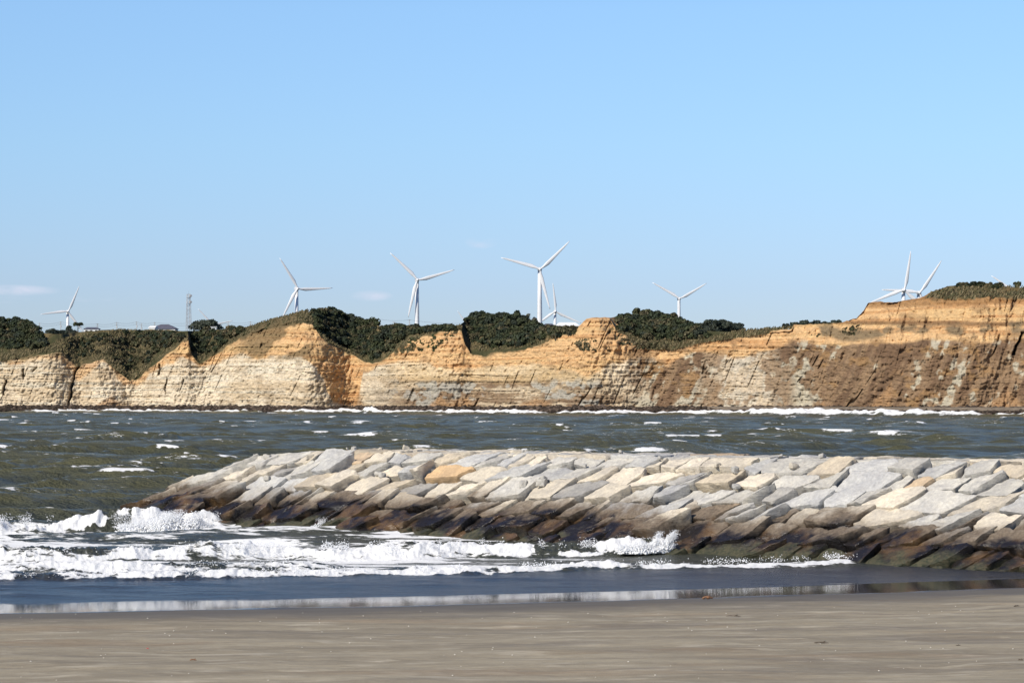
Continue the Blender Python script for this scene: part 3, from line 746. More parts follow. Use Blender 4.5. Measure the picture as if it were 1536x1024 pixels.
def house(name, px, py_eave, py_base, D, wpx, depth, roof_h, mroof, label, hip=.25, rz=0.2, nwin=4, cat='house', chimney=False):
    c = at(px, py_base, D); w = wpx / F * D; hh = (py_base - py_eave) / F * D
    root = empty(name, c, rz); tag(root, label, cat)
    m = MB(); m.box((0, 0, hh / 2 - 2), (w, depth, hh + 4)); m.build('wall', M_white, root)
    m = MB(); e = .5; x, y = w / 2 + e, depth / 2 + e; rx = x * (1 - hip * 2)
    z0 = hh + .003
    m.add([(-x, -y, z0), (x, -y, z0), (x, y, z0), (-x, y, z0), (-x, -y, z0 + .25), (x, -y, z0 + .25), (x, y, z0 + .25), (-x, y, z0 + .25), (-rx, 0, z0 + roof_h), (rx, 0, z0 + roof_h)],
          [(3, 2, 1, 0), (0, 1, 5, 4), (1, 2, 6, 5), (2, 3, 7, 6), (3, 0, 4, 7), (4, 5, 9, 8), (5, 6, 9), (6, 7, 8, 9), (7, 4, 8)])
    rf = m.build('roof', mroof, root)
    for i in range(nwin):
        xx = -w / 2 + w * (i + .5) / nwin
        m = MB(); m.box((xx, -depth / 2 - .04, hh * .55), (w / nwin * .45, .08, hh * .4)); m.build('window', M_glass, root)
    return root
house('house', 851, 489.2, 499, 1750, 32, 9, 2.4, M_roofw, 'house with a broad white hipped roof in the dip right of the tallest turbine', .14, .12, 5)
house('house', 823, 489.5, 499, 1800, 15, 8, 1.8, M_roofd, 'dark roofed house at the foot of the tallest turbine tower', .2, .1, 3)
house('house', 247, 493.5, 500, 1900, 36, 9, 3.2, M_roofd, 'low house with a wide dark hipped roof left of the lattice mast', .34, -.1, 4)
house('house', 230, 492, 500, 1870, 9, 6, 1.5, M_roofw, 'small white gabled shed against the dark roofed house', .05, -.2, 1)
house('shed', 318, 490.6, 497, 1700, 13, 4, .35, M_roofw, 'small flat white shed in front of the broad domed tree', .02, .05, 2, 'shed')
house('house', 138, 493.5, 500, 2000, 22, 7, 1.3, M_roofd, 'low dark roofed building on the skyline right of the umbrella tree', .2, 0, 3)

# ------------------------------------------------------------------ shore rubble below the cliff
def rubble():
    me = bmesh.new(); bmesh.ops.create_icosphere(me, subdivisions=1, radius=1); bv = np.array([v.co for v in me.verts]); bf = np.array([[v.index for v in f.verts] for f in me.faces]); me.free()
    n = 5200; px = RNG.uniform(-150, 1700, n); Yc = yb(px)
    off = RNG.uniform(0, 1, n) ** 1.0; Y = Yc - 1 - off * 15
    X = (px - 768) / F * Y
    hgt = 3.0 * (1 - off) ** .8 + .1 + (fbm2(px / 12, px * 0, 3, 201) - .5) * .8
    s = RNG.uniform(.45, 1.35, (n, 1, 1)) * np.array((1.25, 1, .7))[None, None] * RNG.uniform(.75, 1.2, (n, 1, 3))
    jit = bv[None] * RNG.uniform(.65, 1.25, (n, len(bv), 1)) * s
    ca, sa = np.cos(q := RNG.uniform(0, 6.28, n))[:, None], np.sin(q)[:, None]
    V = np.stack([jit[..., 0] * ca - jit[..., 1] * sa, jit[..., 0] * sa + jit[..., 1] * ca, jit[..., 2]], -1) + np.stack([X, Y, hgt], -1)[:, None]
    Fc = (bf[None] + (np.arange(n) * len(bv))[:, None, None]).reshape(-1, 3)
    c = np.repeat(np.array([(.05, .038, .03), (.075, .058, .045), (.035, .028, .024), (.13, .10, .08)])[RNG.integers(0, 4, n)], len(bv), 0)
    o = mesh_np('shore_rubble', V, Fc, M_land, smooth=False, colors=c)
    tag(o, 'dark boulders and concrete rubble heaped along the foot of the cliff', 'rubble', kind='stuff')
    # toe bank that carries the rubble
    px = np.linspace(-200, 1750, 900); Yc = yb(px)
    rows = []
    for dy, z in ((3, 2.9), (-3, 2.8), (-6, 2.3), (-11, 1.0), (-18, -.6), (-24, -2.5)):
        zz = z + (fbm2(px / 7, px * 0 + dy, 3, 211) - .5) * 1.2
        rows.append(np.stack([(px - 768) / F * Yc, Yc + dy, zz], -1))
    V = np.array(rows); o = mesh_np('shore_bank', V, grid_faces(len(rows), len(px)), M_land, colors=np.broadcast_to(np.array((.05, .04, .032)), V.shape))
    tag(o, 'dark rocky bank at the cliff foot', 'bank', kind='structure')
    # concrete apron at the right
    px = np.linspace(1060, 1750, 200); Yc = yb(px) - 5; rows = []
    for dy, z in ((5, 3.3), (-4.5, 3.2), (-4.7, 2.0)):
        rows.append(np.stack([(px - 768) / F * Yc, Yc + dy, px * 0 + z], -1))
    V = np.array(rows); o = mesh_np('concrete_apron', V, grid_faces(3, len(px)), M_land, smooth=False, colors=np.broadcast_to(np.array((.20, .165, .13)), V.shape))
    tag(o, 'grey concrete apron at the foot of the right cliff', 'apron', kind='structure')
rubble()

# ------------------------------------------------------------------ beach
def shore_q(X, Y):
    xc = np.clip(X, -20, 20); return (Y - (74.5 + .35 * np.clip(X, -60, 60) + .0058 * xc * xc)) * .944
def sand_z(X, Y):
    q = shore_q(X, Y) + (fbm2(X / 7, Y / 7, 2, 301) - .5) * .5
    z = -q * .0315
    z = np.where(z > .35, .35 + (z - .35) * .75, z)
    return np.maximum(np.minimum(z, 2.2), -2.0)
def axis(a, b, n, lo, hi, m):
    mid = np.linspace(a, b, n); g = np.geomspace(1, 1 + max(b - a, 1), 2)
    l = a - (np.geomspace(1, 1 + (a - lo), m)[1:] - 1)[::-1]; h = b + (np.geomspace(1, 1 + (hi - b), m)[1:] - 1)
    return np.concatenate([l, mid, h])
def build_sand():
    xs = axis(-17, 17, 420, -3500, 3500, 40); ys = axis(42, 82, 420, -600, 2600, 40)
    X, Y = np.meshgrid(xs, ys)
    z = sand_z(X, Y); q = shore_q(X, Y)
    dryw = sst(-6.2, -9, q)
    rip = (fbma((X * .99 + Y * .14) / 3.2, (Y - X * .14) / .75, 4, 311) - .5) * .08 + (fbm2(X / 3, Y / 2.2, 4, 321) - .5) * .12
    z = z + rip * dryw
    edge_n = (fbma(X / 5, Y / 3, 4, 331) - .5)
    wet = sst(-6.9, -5.2, q + edge_n * 1.2 + (fbma(X / 2.5, Y / .5, 3, 337) - .5) * .8) * .5 + sst(-14, -7, q + edge_n * 4) * .5
    V = np.stack([X, Y, z], -1)
    o = mesh_np('beach', V, grid_faces(len(ys), len(xs)), M_sand, attrs={'wet': wet})
    tag(o, 'grey brown sand beach, wet and mirror like at the water', 'beach', kind='structure')
build_sand()

# ------------------------------------------------------------------ sea
def line(pts, zc=0.0):
    p = np.array(pts, float); D = (H - zc) * F / (p[:, 1] - HZ); X = (p[:, 0] - 768) / F * D
    return X, D
BREAK = [ # foot line (photo), height, back length, left/right fades in X
    (line([(-300, 806), (0, 803), (150, 800), (230, 798), (300, 797)]), .62, 2.6, (-60, -11.3), 1.0),
    (line([(-300, 850), (0, 845), (150, 843), (300, 839), (420, 835), (500, 837), (620, 836), (700, 832), (850, 833), (1004, 831)]), .36, 1.5, (-60, 5.6), 1.0),
    (line([(-300, 866), (100, 862), (300, 857), (500, 852)]), .18, .5, (-60, -5.3), .7),
    (line([(-300, 878), (0, 875), (200, 873), (400, 869), (600, 864), (700, 863), (860, 858), (1000, 855), (1150, 851), (1250, 846), (1345, 840)]), .17, .5, (-60, 11.6), .95),
]
def build_sea():
    r1 = np.geomspace(58, 140, 620); r2 = np.geomspace(140.5, 1960, 760)
    rows = np.concatenate([r1, r2])
    ang = np.concatenate([np.linspace(-1.05, -.205, 70)[:-1], np.linspace(-.205, .205, 960), np.linspace(.205, 1.05, 70)[1:]])
    Y, A = np.meshgrid(rows, ang, indexing='ij'); X = Y * A
    q = shore_q(X, Y)
    # deep water waves
    r = np.random.default_rng(12); Z = np.zeros_like(X); slope = np.zeros_like(X)
    off = sst(14, 60, q); wx = X + (fbm2(X / 40, Y / 40, 2, 401) - .5) * 30; wy = Y + (fbm2(X / 35 + 9, Y / 35, 2, 402) - .5) * 30
    cell = np.maximum(Y * .0035, .13)
    for k in range(38):
        lam = 1.25 * (1.1 ** k)
        th = r.normal(.15, .5); kx, ky = math.sin(th) * 2 * math.pi / lam, -math.cos(th) * 2 * math.pi / lam
        a = .0185 * lam ** .58 * (1.0 if lam < 26 else (26 / lam) ** 1.2)
        ph = kx * wx + ky * wy + r.uniform(0, 6.28) + 7 * vn2(X / (2.6 * lam), Y / (2.6 * lam), 700 + k)
        fade = sst(2.5, 4.5, lam / cell)
        Z += (np.sin(ph) - .35 * np.cos(2 * ph)) * a * fade
    grp = .55 + .9 * fbm2(X / 70, Y / 45, 2, 410)
    rms = Z[(Y > 150)].std()
    Z *= grp * (.14 + .86 * off)
    crest = Z / rms
    foam = sst(1.8, 3.0, crest) * sst(.54, .66, fbm2(X / 3.2, Y / 5, 3, 421)) * sst(.44, .60, fbm2(X / (Y * .010), np.log(Y) * 95, 3, 423)) * .50 * off
    foam += .10 + .13 * fbm2(X / 5, Y / 5, 3, 425) + .21 * sst(.7, 2.0, crest) * off
    # surf near the beach
    lump = (np.abs(fbm2(X / .42, Y / .8, 5, 451, .62) - .5) * 2.6 - .35) * .5 + (fbm2(X / 1.6, Y / 1.6, 2, 453) - .5) * .5
    for (LX, LD), hgt, back, (fa, fb), wgt in BREAK:
        Df = np.interp(X, LX, LD) + (fbm2(X / 3.0, X * 0 + hgt * 9, 3, 431) - .5) * 1.1
        d = Y - Df
        along = sst(fa, fa + 1, X) * sst(fb + .5, fb - .6, X)
        h = hgt * (.55 + .9 * fbm2(X / 1.3, X * 0 + 3, 4, 441 + int(hgt * 90))) * (lerp(1, .45, sst(3.5, 6.5, X)) if hgt < .18 else 1)
        prof = np.where(d < 0, 0, np.where(d < 1.7, sst(-.2, 1.7, d), np.exp(-np.clip(d - 1.7, 0, 60) / back)))
        body = sst(-.05, .5, d) * sst(back * 1.2 + 1.9, 1.5, d + (fbm2(X / 1.2, Y / 1.2, 3, 457) - .5) * 2.2)
        Z += along * h * prof * (.75 + .5 * sst(.35, .6, fbm2(X / 5, X * 0 + hgt, 2, 477))) + along * body * lump * (.10 + hgt * .55) * (lerp(1, .6, sst(3.5, 6.5, X)) if hgt < .18 else 1)
        gaps = fbm2(X / 1.1, Y / 1.0 + hgt * 5, 4, 471)
        cb = sst(.35, .8, d) * sst(2.1, 1.2, d + (gaps - .5) * 2.5) * sst(.33, .50, fbm2(X / 1.9, X * 0 + hgt * 3, 3, 473))
        foam = np.maximum(foam, along * np.maximum(cb * (.55 + .7 * gaps), body * (-.52 + 2.0 * gaps)) * wgt)
        trail = along * sst(0, 1, d) * np.exp(-np.clip(d, 0, 60) / (3.6 if hgt > .3 else 1.6))
        foam = np.maximum(foam, trail * (.26 + .42 * fbma(X / 2.2, Y / 1.0, 3, 481)))
    # lacy foam left in the surf
    zone = sst(7.0, 10.0, q) * sst(48, 36, q) * sst(10, -2, X - (q - 12) * .05)
    foam = np.maximum(foam, zone * (.15 + .86 * fbma(X / 3.2, Y / 1.5, 4, 491)))
    # swells breaking on the far shore
    yc = yb(768 + F * A)
    dd = yc - Y
    for o0, hgt, w_, sd, lo in ((24, 1.6, 6, 501, -900), (40, 1.5, 7, 505, 0), (56, 1.9, 8, 511, 650), (80, 2.1, 10, 521, 1050)):
        pxx = 768 + F * A
        o1 = o0 + (fbm2(X / 40, X * 0, 3, sd) - .5) * 30
        m = np.exp(-((dd - o1) / w_) ** 2); n_ = sst(.36, .54, fbm2(X / 20, X * 0 + 2, 4, sd + 3)) * sst(lo - 60, lo + 60, pxx)
        Z += m * n_ * hgt * (.4 + 1.1 * fbm2(X / 3, Y / 5, 4, sd + 5)); foam = np.maximum(foam, m * n_ * (.7 + .7 * fbm2(X / 2, Y / 3, 3, sd + 9)))
    foam = np.maximum(foam, sst(21, 13, dd) * .6 * fbm2(X / 8, Y / 8, 3, 519) * 1.6)
    for px, py, L_, w_ in ((755, 631, 55, 5), (700, 637, 50, 4), (925, 628, 45, 4), (1450, 673, 70, .7), (620, 671, 40, .5), (840, 651, 45, 2.0), (255, 660, 30, 1.5), (1200, 631, 60, 5), (1330, 630, 80, 6), (1500, 632, 60, 5)):
        D0 = H * F / (py - HZ); X0 = (px - 768) / F * D0; Lm = L_ / F * D0
        yy = Y - D0 - (X - X0) * .5 - (fbm2(X / (Lm * .3), X * 0, 3, px) - .5) * w_ * 3
        m = np.exp(-((X - X0) / Lm) ** 4) * np.exp(-(yy / (w_ * D0 / 300)) ** 2) * sst(.35, .6, fbm2(X / (D0 * .008), Y / (D0 * .02), 3, px + 1))
        foam = np.maximum(foam, m * .62 * sst(.40, .62, fbm2(X / (D0 * .004), Y / (D0 * .010), 3, px + 2))); Z += m * .003 * D0 * .4
    calm = np.maximum(sst(11, 6.5, q), .36 * (1 - off))
    silt = np.clip(sst(.3, 1.7, crest) * .75 * off + (1 - off) * .1 + fbm2(X / 30, Y / 12, 3, 541) * .35 - .1, 0, 1)
    # swash edge: the water thins out over the sand
    Z = Z * sst(-.5, 2, q) + .012
    Z = np.where(q < -4, -.4, Z - sst(0, -2.5, q + (fbm2(X / 3.5, X * 0, 3, 551) - .5) * 1.6) * .12)
    V = np.stack([X, Y, Z], -1)
    o = mesh_np('sea', V, grid_faces(len(rows), len(ang)), M_sea, attrs={'foam': foam, 'silt': silt, 'calm': calm})
    tag(o, 'choppy grey green sea with white breakers running onto the beach', 'sea', kind='structure')
build_sea()

# ------------------------------------------------------------------ breakwater
U = np.array((-.72, .694)); NF_ = np.array((-.694, -.72)); CEN = np.array((-9.1, 117.2)); TOPZ_, ZLOW = 3.1, -.7
CW = 1.9
def surf(s, l):
    """point and outward normal on the mound: s metres to the right of the head, l metres up the slope from its buried toe"""
    phi = np.clip(-s / 4.6, 0, 2.6)
    run = 4.7 + 2.3 * sst(0, 1.2, phi)
    TOPZ = TOPZ_ - .34 * sst(5, -1, s)
    full = run * (TOPZ - ZLOW) / TOPZ; sl = np.hypot(full, TOPZ - ZLOW)
    f = np.clip(l / sl, 0, 1); over = np.maximum(l - sl, 0)
    r = CW + full * (1 - f) - over
    dirx = np.cos(phi) * NF_[0] + np.sin(phi) * U[0]; diry = np.cos(phi) * NF_[1] + np.sin(phi) * U[1]
    ss = np.maximum(s, 0)
    x = CEN[0] - U[0] * ss + dirx * r; y = CEN[1] - U[1] * ss + diry * r; z = ZLOW + (TOPZ - ZLOW) * f
    nh = (TOPZ - ZLOW) / sl; nv = full / sl
    top = over > 0
    nx = np.where(top, 0, dirx * nh); ny = np.where(top, 0, diry * nh); nz_ = np.where(top, 1, nv)
    return np.stack([x, y, z], -1), np.stack([nx, ny, nz_], -1)

def cube_grid(n, m, k):
    idx = {}; V = []; Fc = []
    def vid(i, j, h):
        key = (i, j, h)
        if key not in idx: idx[key] = len(V); V.append((2 * i / n - 1, 2 * j / m - 1, 2 * h / k - 1))
        return idx[key]
    for i in range(n):
        for j in range(m):
            Fc.append((vid(i, j, k), vid(i + 1, j, k), vid(i + 1, j + 1, k), vid(i, j + 1, k)))
            Fc.append((vid(i, j, 0), vid(i, j + 1, 0), vid(i + 1, j + 1, 0), vid(i + 1, j, 0)))
    for i in range(n):
        for h in range(k):
            Fc.append((vid(i, 0, h), vid(i + 1, 0, h), vid(i + 1, 0, h + 1), vid(i, 0, h + 1)))
            Fc.append((vid(i, m, h), vid(i, m, h + 1), vid(i + 1, m, h + 1), vid(i + 1, m, h)))
    for j in range(m):
        for h in range(k):
            Fc.append((vid(0, j, h), vid(0, j, h + 1), vid(0, j + 1, h + 1), vid(0, j + 1, h)))
            Fc.append((vid(n, j, h), vid(n, j + 1, h), vid(n, j + 1, h + 1), vid(n, j, h + 1)))
    return np.array(V), np.array(Fc)
CG, CF = cube_grid(18, 14, 8)
def block_mesh(c8, seed):
    """c8: 2x2x2 corner array [i][j][k] -> a quarried stone with worn edges and chipped corners"""
    r = np.random.default_rng(seed)
    g = CG.copy()
    sx = np.linalg.norm(c8[1, :, :] - c8[0, :, :], axis=-1).mean(); sy = np.linalg.norm(c8[:, 1, :] - c8[:, 0, :], axis=-1).mean(); sz = np.linalg.norm(c8[:, :, 1] - c8[:, :, 0], axis=-1).mean()
    half = np.array((sx, sy, sz)) / 2; P = g * half
    rad = r.uniform(.02, .07); inner = np.clip(P, -(half - rad), half - rad); d = P - inner; ln_ = np.linalg.norm(d, axis=1)
    P = np.where((ln_ > 0)[:, None], inner + d / np.maximum(ln_, 1e-9)[:, None] * rad, P)
    for _ in range(r.integers(3, 7)):                                   # chipped corners and split faces
        n = r.choice([-1, 1], 3) * r.uniform(.3, 1, 3) * (1, 1, r.uniform(.2, 1.3)); n /= np.linalg.norm(n)
        dist = (np.abs(n) * half).sum() * r.uniform(.78, .94)
        e = np.maximum(P @ n - dist, 0); P = P - e[:, None] * n
    g = P / half
    w = (g + 1) / 2; a, b_, c_ = w[:, 0:1], w[:, 1:2], w[:, 2:3]
    Q = 0
    for i in (0, 1):
        for j in (0, 1):
            for k in (0, 1):
                Q = Q + (a if i else 1 - a) * (b_ if j else 1 - b_) * (c_ if k else 1 - c_) * c8[i, j, k]
    nrm = P / half ** 1.0; nrm /= np.linalg.norm(nrm, axis=1)[:, None] + 1e-9
    ax = c8[1, 0, 1] - c8[0, 0, 1]; ax /= np.linalg.norm(ax); ay = c8[0, 1, 1] - c8[0, 0, 1]; ay /= np.linalg.norm(ay); az = np.cross(ax, ay); az /= np.linalg.norm(az)
    nw = nrm[:, 0:1] * ax + nrm[:, 1:2] * ay + nrm[:, 2:3] * az
    S3 = Q + seed * 3.17
    dsp = (vn3(S3[:, 0] * 1.5, S3[:, 1] * 1.5, S3[:, 2] * 1.5, 1) - .5) * .12 + (vn3(S3[:, 0] * 4.5, S3[:, 1] * 4.5, S3[:, 2] * 4.5, 2) - .5) * .10 + (vn3(S3[:, 0] * 11, S3[:, 1] * 11, S3[:, 2] * 11, 3) - .5) * .045
    return Q + nw * dsp[:, None]

ORD = ['first', 'second', 'third', 'fourth', 'fifth', 'sixth', 'seventh', 'eighth', 'ninth', 'tenth', 'eleventh', 'twelfth', 'thirteenth', 'fourteenth', 'fifteenth', 'sixteenth', 'seventeenth', 'eighteenth', 'nineteenth', 'twentieth'] + ['twenty-' + w for w in ('first', 'second', 'third', 'fourth', 'fifth', 'sixth', 'seventh', 'eighth', 'ninth')] + ['thirtieth'] + ['thirty-' + w for w in ('first', 'second', 'third', 'fourth', 'fifth', 'sixth', 'seventh', 'eighth', 'ninth')] + ['fortieth'] + ['forty-' + w for w in ('first', 'second', 'third', 'fourth', 'fifth', 'sixth', 'seventh', 'eighth', 'ninth')]
TONES = [('pale grey', (.53, .51, .46), 5), ('cream', (.64, .575, .465), 4), ('blue grey', (.48, .475, .455), 2.5), ('tan', (.52, .45, .345), 1.0), ('orange stained', (.57, .44, .30), .15), ('mid grey', (.40, .385, .355), 1.2)]
def proj(p): return 768 + F * p[0] / p[1], HZ - F * (p[2] - H) / p[1]
def build_blocks():
    rr = random.Random(21)
    recs = []
    l0 = .15; course = 0; ls = [l0]
    hts = [.95, 1.0, 1.05, 1.0, 1.0, .95, .85, .95, 1.1, 1.1]
    for h in hts: ls.append(ls[-1] + h)
    skew = [.55, .6, .65, .6, .6, .55, .4, .3, .2, .1]
    seed = 100
    for k, h in enumerate(hts):
        s = -11 + rr.uniform(0, .6)
        sR = 46
        edges = [s]
        while s < sR:
            s += rr.choice([rr.uniform(.55, .85), rr.uniform(.85, 1.25), rr.uniform(1.1, 1.75)]) * (1.25 if s < 0 else 1) * (1.12 if k < 7 else 2.1); edges.append(s)
        jl = [rr.uniform(-.4, .4) for _ in edges]; jt = [rr.uniform(-.4, .4) for _ in edges]; js = [rr.uniform(-.34, .34) for _ in edges]
        n_in = 0
        for i in range(len(edges) - 1):
            s0, s1 = edges[i], edges[i + 1]; sk = skew[k]
            if k > 6 and s0 < -2: continue
            lo0, lo1 = ls[k] + jl[i] * .6, ls[k] + jl[i + 1] * .6
            hi0, hi1 = ls[k + 1] + jt[i] * .6, ls[k + 1] + jt[i + 1] * .6
            g = rr.uniform(.01, .06)
            quad = [(s0 + g, lo0 + g), (s1 - g, lo1 + g), (s1 - g + sk + js[i + 1], hi1 - g), (s0 + g + sk + js[i], hi0 - g)]
            P, Nn = surf(np.array([q[0] for q in quad]), np.array([q[1] for q in quad]))
            n = Nn.mean(0); n /= np.linalg.norm(n)
            lift = rr.uniform(-.09, .08) + (.20 if rr.random() < .08 else 0) - (.0 if k < 7 else .05)
            tr = rr.uniform(-.03, .17); tl = rr.uniform(-.09, .03)        # right side proud, left side low
            tb = rr.uniform(-.10, .06)
            hs = [lift + tl + tb, lift + tr + tb, lift + tr - tb * .5, lift + tl - tb * .5]
            if k == 6: hs = [q * .6 for q in hs]
            if k > 6: hs = [q * .32 for q in hs]
            th = rr.uniform(.75, 1.0)
            c8 = np.zeros((2, 2, 2, 3)); cen = P.mean(0)
            for (a, b_), idx in (((0, 0), 0), ((1, 0), 1), ((1, 1), 2), ((0, 1), 3)):
                c8[a, b_, 1] = P[idx] + n * hs[idx]
                c8[a, b_, 0] = cen + (P[idx] - cen) * .86 + n * (hs[idx] - th)
            recs.append((k, c8, rr.random(), seed)); seed += 1
    # order by picture column so that the labels can be checked
    vis = []
    for k, c8, rt, sd in recs:
        c = c8[:, :, 1].reshape(-1, 3).mean(0); x, y = proj(c)
        if x < 150 or x > 1575: continue
        vis.append((k, x, y, c8, rt, sd))
    tw = sum(t_[2] for t_ in TONES)
    used = {}
    for k in sorted(set(v[0] for v in vis)):
        row = sorted([v for v in vis if v[0] == k], key=lambda v: v[1])
        for i, (_, x, y, c8, rt, sd) in enumerate(row):
            acc = 0; q = rt * tw
            for nm_, colr, wgt in TONES:
                acc += wgt
                if q <= acc: break
            if 'o' not in used and k < 7 and abs(x - 700) < 30 and abs(y - 702) < 14:
                used['o'] = 1; nm_, colr = 'orange stained', (.60, .42, .24)
            V = block_mesh(c8, sd); cen = V.mean(0)
            o = mesh_np('armour_block', V - cen, CF, M_stone, smooth=True); o.data.set_sharp_from_angle(angle=math.radians(24))
            o.location = cen
            f_ = rr.uniform(.86, 1.1); o.color = (*[min(.8, q_ * f_) for q_ in colr], 1)
            zc = c8[:, :, 1].reshape(-1, 3)[:, 2].mean()
            tone = nm_ if zc > 1.5 else ('brown stained' if zc > 1.0 else ('black wet' if zc > .35 else 'green algae covered'))
            if k < 7: lab = f'{tone} stone slab, {ORD[i]} from the left in the {ORD[k]} course above the waterline'
            else: lab = f'{tone} flat stone on the breakwater crest, {ORD[i]} from the left in crest row {("near", "middle", "back")[k - 7]}'
            tag(o, lab, 'stone block', 'stone blocks of the breakwater')
    print('blocks', len(vis))
    # core mound
    s = np.linspace(-12.5, 70, 320); l = np.linspace(-.2, 10.5, 40)
    S_, L__ = np.meshgrid(s, l); P, Nn = surf(S_, np.maximum(L__, 0))
    P = P - Nn * (.42 + .25 * fbm2(S_ / .5, L__ / .5, 3, 601))[..., None]
    o = mesh_np('breakwater_core', P, grid_faces(len(l), len(s)), M_core)
    tag(o, 'rubble core, coloured dark as shade in the gaps between the breakwater stones', 'breakwater', kind='structure')
    # small stones wedged on the slope and crest
    for i in range(26):
        while True:
            ss, ll = rr.uniform(-3, 29), rr.uniform(4.6, 8.6)
            P, Nn = surf(np.array([ss]), np.array([ll])); x, y = proj(P[0])
            if 330 < x < 1540 and abs(x - 710) > 60: break
        sz = rr.uniform(.10, .24) * (1 if ll < 6.6 else .8)
        a = rr.uniform(0, 3.14); ax = np.array((math.cos(a), math.sin(a), rr.uniform(-.3, .3))) * sz; ay = np.array((-math.sin(a), math.cos(a), rr.uniform(-.2, .2))) * sz * .7; az = np.array((0, 0, 1.)) * sz * rr.uniform(.4, .8)
        c8 = np.zeros((2, 2, 2, 3)); base = P[0] + Nn[0] * (.10 if ll < 6.6 else .06)
        for a_ in (0, 1):
            for b_ in (0, 1):
                for c_ in (0, 1): c8[a_, b_, c_] = base + ax * (a_ - .5) * 2 + ay * (b_ - .5) * 2 + az * (c_ - .5) * 2
        V = block_mesh(c8, 900 + i); cen = base + (block_mesh(c8, 900 + i) - base).mean(0); V = base + (V - base) * .8
        o = mesh_np('rubble_stone', V - cen, CF, M_stone); o.location = cen; q_ = rr.choice([(.50, .48, .43), (.56, .51, .42), (.44, .43, .40)]); o.color = (*q_, 1)
        tag(o, 'small loose stone wedged among the large blocks near the breakwater crest', 'stone', 'small loose stones on the breakwater')
build_blocks()

# ------------------------------------------------------------------ spray
def spray(px, py, D, wpx, hpx, n, label, lean=.3, sizes=(.010, .036)):
    """a burst of broken water: many droplets thrown up from the foot of a stone"""
    me = bmesh.new(); bmesh.ops.create_icosphere(me, subdivisions=1, radius=1); bv = np.array([v.co for v in me.verts]); bf = np.array([[v.index for v in f.verts] for f in me.faces]); me.free()
    w, h = wpx / F * D, hpx / F * D; c = at(px, py, D)
    jets = RNG.integers(0, 9, n); jd = RNG.uniform(-1, 1, 9); jh = RNG.uniform(.45, 1, 9)
    f = RNG.uniform(0, 1, n) ** 1.5
    hh = f * jh[jets] * h * (1 - .5 * jd[jets] ** 2)
    x = jd[jets] * w * .5 * (.55 + .45 * f) + RNG.normal(0, w * .07, n) + hh * lean
    y = RNG.normal(0, w * .12, n)
    sz = RNG.uniform(*sizes, n) * (1.25 - f) * (w / 1.2) ** .3
    V = bv[None] * sz[:, None, None] * RNG.uniform(.7, 1.3, (n, 1, 3)) + np.stack([x, y, hh], -1)[:, None]
    Fc = (bf[None] + (np.arange(n) * len(bv))[:, None, None]).reshape(-1, 3)
    o = mesh_np('sea_spray', V, Fc, M_spray, smooth=True); o.location = c
    tag(o, label, 'spray', kind='stuff')
spray(268, 798, 107.3, 92, 44, 16000, 'large white splash where the wave hits the end of the breakwater', .35)
spray(225, 800, 108, 120, 24, 11000, 'low white water tumbling at the breakwater end left of the large splash', .2)
spray(488, 797, 107, 44, 26, 3600, 'small splash on the stones right of the large one', .3, (.010, .030))
spray(985, 828, 93.8, 46, 42, 10000, 'white splash at the right end of the long breaker', .6)
spray(955, 829, 93.4, 70, 20, 7000, 'low white water beside the splash at the end of the long breaker', .5)
spray(1355, 834, 90.5, 14, 14, 700, 'tiny splash between dark stones at the right', .1, (.015, .045))
spray(984, 622, 1320, 20, 13, 1500, 'white burst of spray at the foot of the middle cliff', .3, (.12, .5))
spray(1296, 622, 1190, 26, 12, 1500, 'white burst of spray at the foot of the right cliff', .3, (.12, .5))
spray(1462, 622, 1150, 26, 11, 1500, 'white burst of spray far right below the cliff', .3, (.12, .5))

def crest_spray():
    me = bmesh.new(); bmesh.ops.create_icosphere(me, subdivisions=1, radius=1); bv = np.array([v.co for v in me.verts]); bf = np.array([[v.index for v in f.verts] for f in me.faces]); me.free()
    P = []
    for bi, n, x0, x1, hz in ((0, 9000, -20, -11.4, .60), (1, 11000, -18, 5.4, .36), (3, 6000, -17, 11.3, .16), (2, 1200, -16, -5.5, .16)):
        LX, LD = BREAK[bi][0]; X = RNG.uniform(x0, x1, n)
        clump = fbm2(X / .5, X * 0 + bi, 3, 661); keep = RNG.uniform(0, 1, n) < sst(.35, .75, clump); X = X[keep]; n = len(X)
        Y = np.interp(X, LX, LD) + RNG.uniform(.3, 2.0, n)
        Zs = hz * RNG.uniform(.5, 1.05, n) + np.abs(RNG.normal(0, .05, n)) * (1 + hz)
        P.append(np.stack([X, Y, Zs], -1))
    P = np.concatenate(P); n = len(P); sz = RNG.uniform(.006, .017, n)
    V = bv[None] * sz[:, None, None] * RNG.uniform(.7, 1.4, (n, 1, 3)) + P[:, None]
    Fc = (bf[None] + (np.arange(n) * len(bv))[:, None, None]).reshape(-1, 3)
    tag(mesh_np('surf_droplets', V, Fc, M_spray), 'fine white droplets torn from the crests of the breakers', 'spray', kind='stuff')
crest_spray()

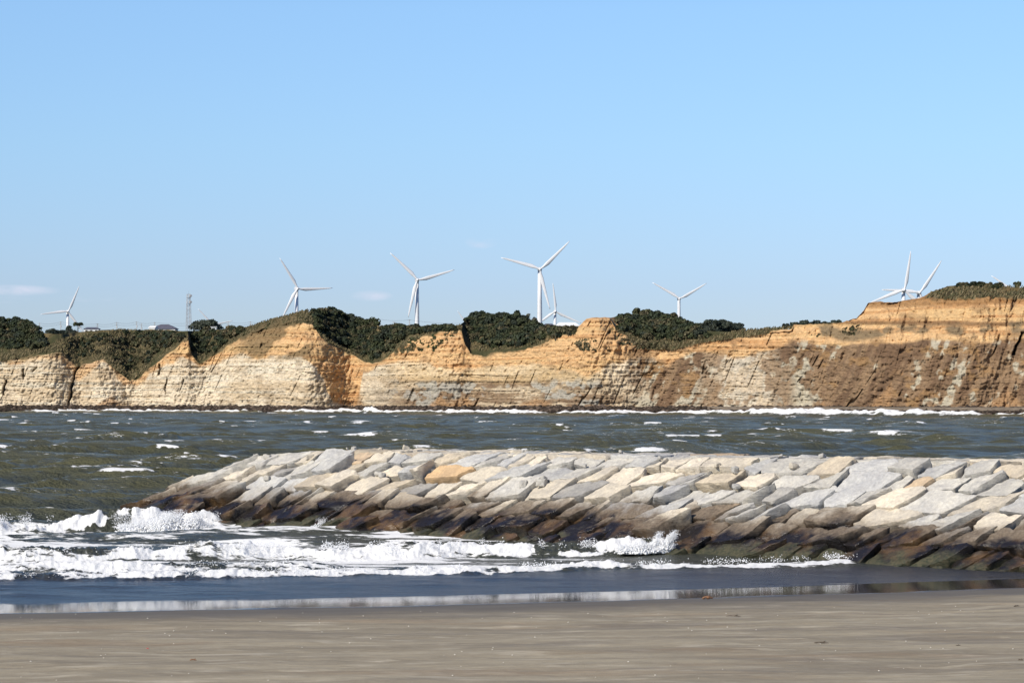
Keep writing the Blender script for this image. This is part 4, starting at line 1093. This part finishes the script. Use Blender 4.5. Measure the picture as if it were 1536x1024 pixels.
# ------------------------------------------------------------------ things on the sand
def shells():
    me = bmesh.new(); bmesh.ops.create_icosphere(me, subdivisions=1, radius=1); bv = np.array([v.co for v in me.verts]); bf = np.array([[v.index for v in f.verts] for f in me.faces]); me.free()
    n = 150; Y = RNG.uniform(43, 64, n); X = RNG.uniform(-.19, .19, n) * Y
    s = RNG.uniform(.005, .014, n)
    V = bv[None] * s[:, None, None] * np.array((1.3, 1, .6)) + np.stack([X, Y, sand_z(X, Y) + .012], -1)[:, None]
    Fc = (bf[None] + (np.arange(n) * len(bv))[:, None, None]).reshape(-1, 3)
    tag(mesh_np('shell_fragments', V, Fc, M_shell), 'tiny pale shell fragments scattered on the sand', 'shells', kind='stuff')
shells()
def debris(px, py, L_, label, mat, name='driftwood', hgt=.3, cat='driftwood'):
    Y = 60.0
    for _ in range(60):
        X = (px - 768) / F * Y; z = float(sand_z(np.array([X]), np.array([Y]))[0]); Y = (H - z) * F / (py - HZ)
    m = MB(); n = 7; pts = []; rad = []
    for i in range(n):
        f = i / (n - 1); pts.append((L_ * (f - .5), random.uniform(-.02, .02), .02 + L_ * hgt * .25 * math.sin(f * 3.1) * random.uniform(.6, 1.2))); rad.append(L_ * hgt * (.25 + .4 * math.sin(math.pi * f)) * random.uniform(.6, 1.2) * .5)
    m.tube(pts, rad, 8)
    m.tube([(L_ * .1, 0, .03), (L_ * .28, .03, .03 + L_ * hgt * .5)], [L_ * .05, L_ * .02], 6)
    o = m.build(name, mat, None, True); o.location = (X, Y, z); o.rotation_euler = (0, 0, random.uniform(-.3, .3))
    tag(o, label, cat)
debris(1061, 898, .26, 'small reddish brown driftwood lump on the wet sand edge', M_drift, hgt=.5)
debris(1232, 965, .26, 'thin dark stick lying on the dry sand at the lower right', M_bark, hgt=.16)
debris(1437, 969, .10, 'short dark twig on the sand right of the thin stick', M_bark, hgt=.25)
debris(1531, 991, .08, 'tiny dark chip at the right edge of the sand', M_bark, hgt=.5)
debris(290, 991, .12, 'rust coloured wood chip on the lower left sand', M_drift, hgt=.35)
debris(1525, 910, .16, 'dark scrap near the wet sand at the right edge', M_bark, hgt=.3)
debris(1100, 925, .32, 'flat dark weed strand on the damp sand', M_bark, 'seaweed', .12, 'seaweed')
M_red = plain('red_plastic', (.45, .03, .03), .4)
debris(221, 974, .05, 'tiny red plastic scrap on the left sand', M_red, 'plastic_scrap', .6, 'litter')
print('done')
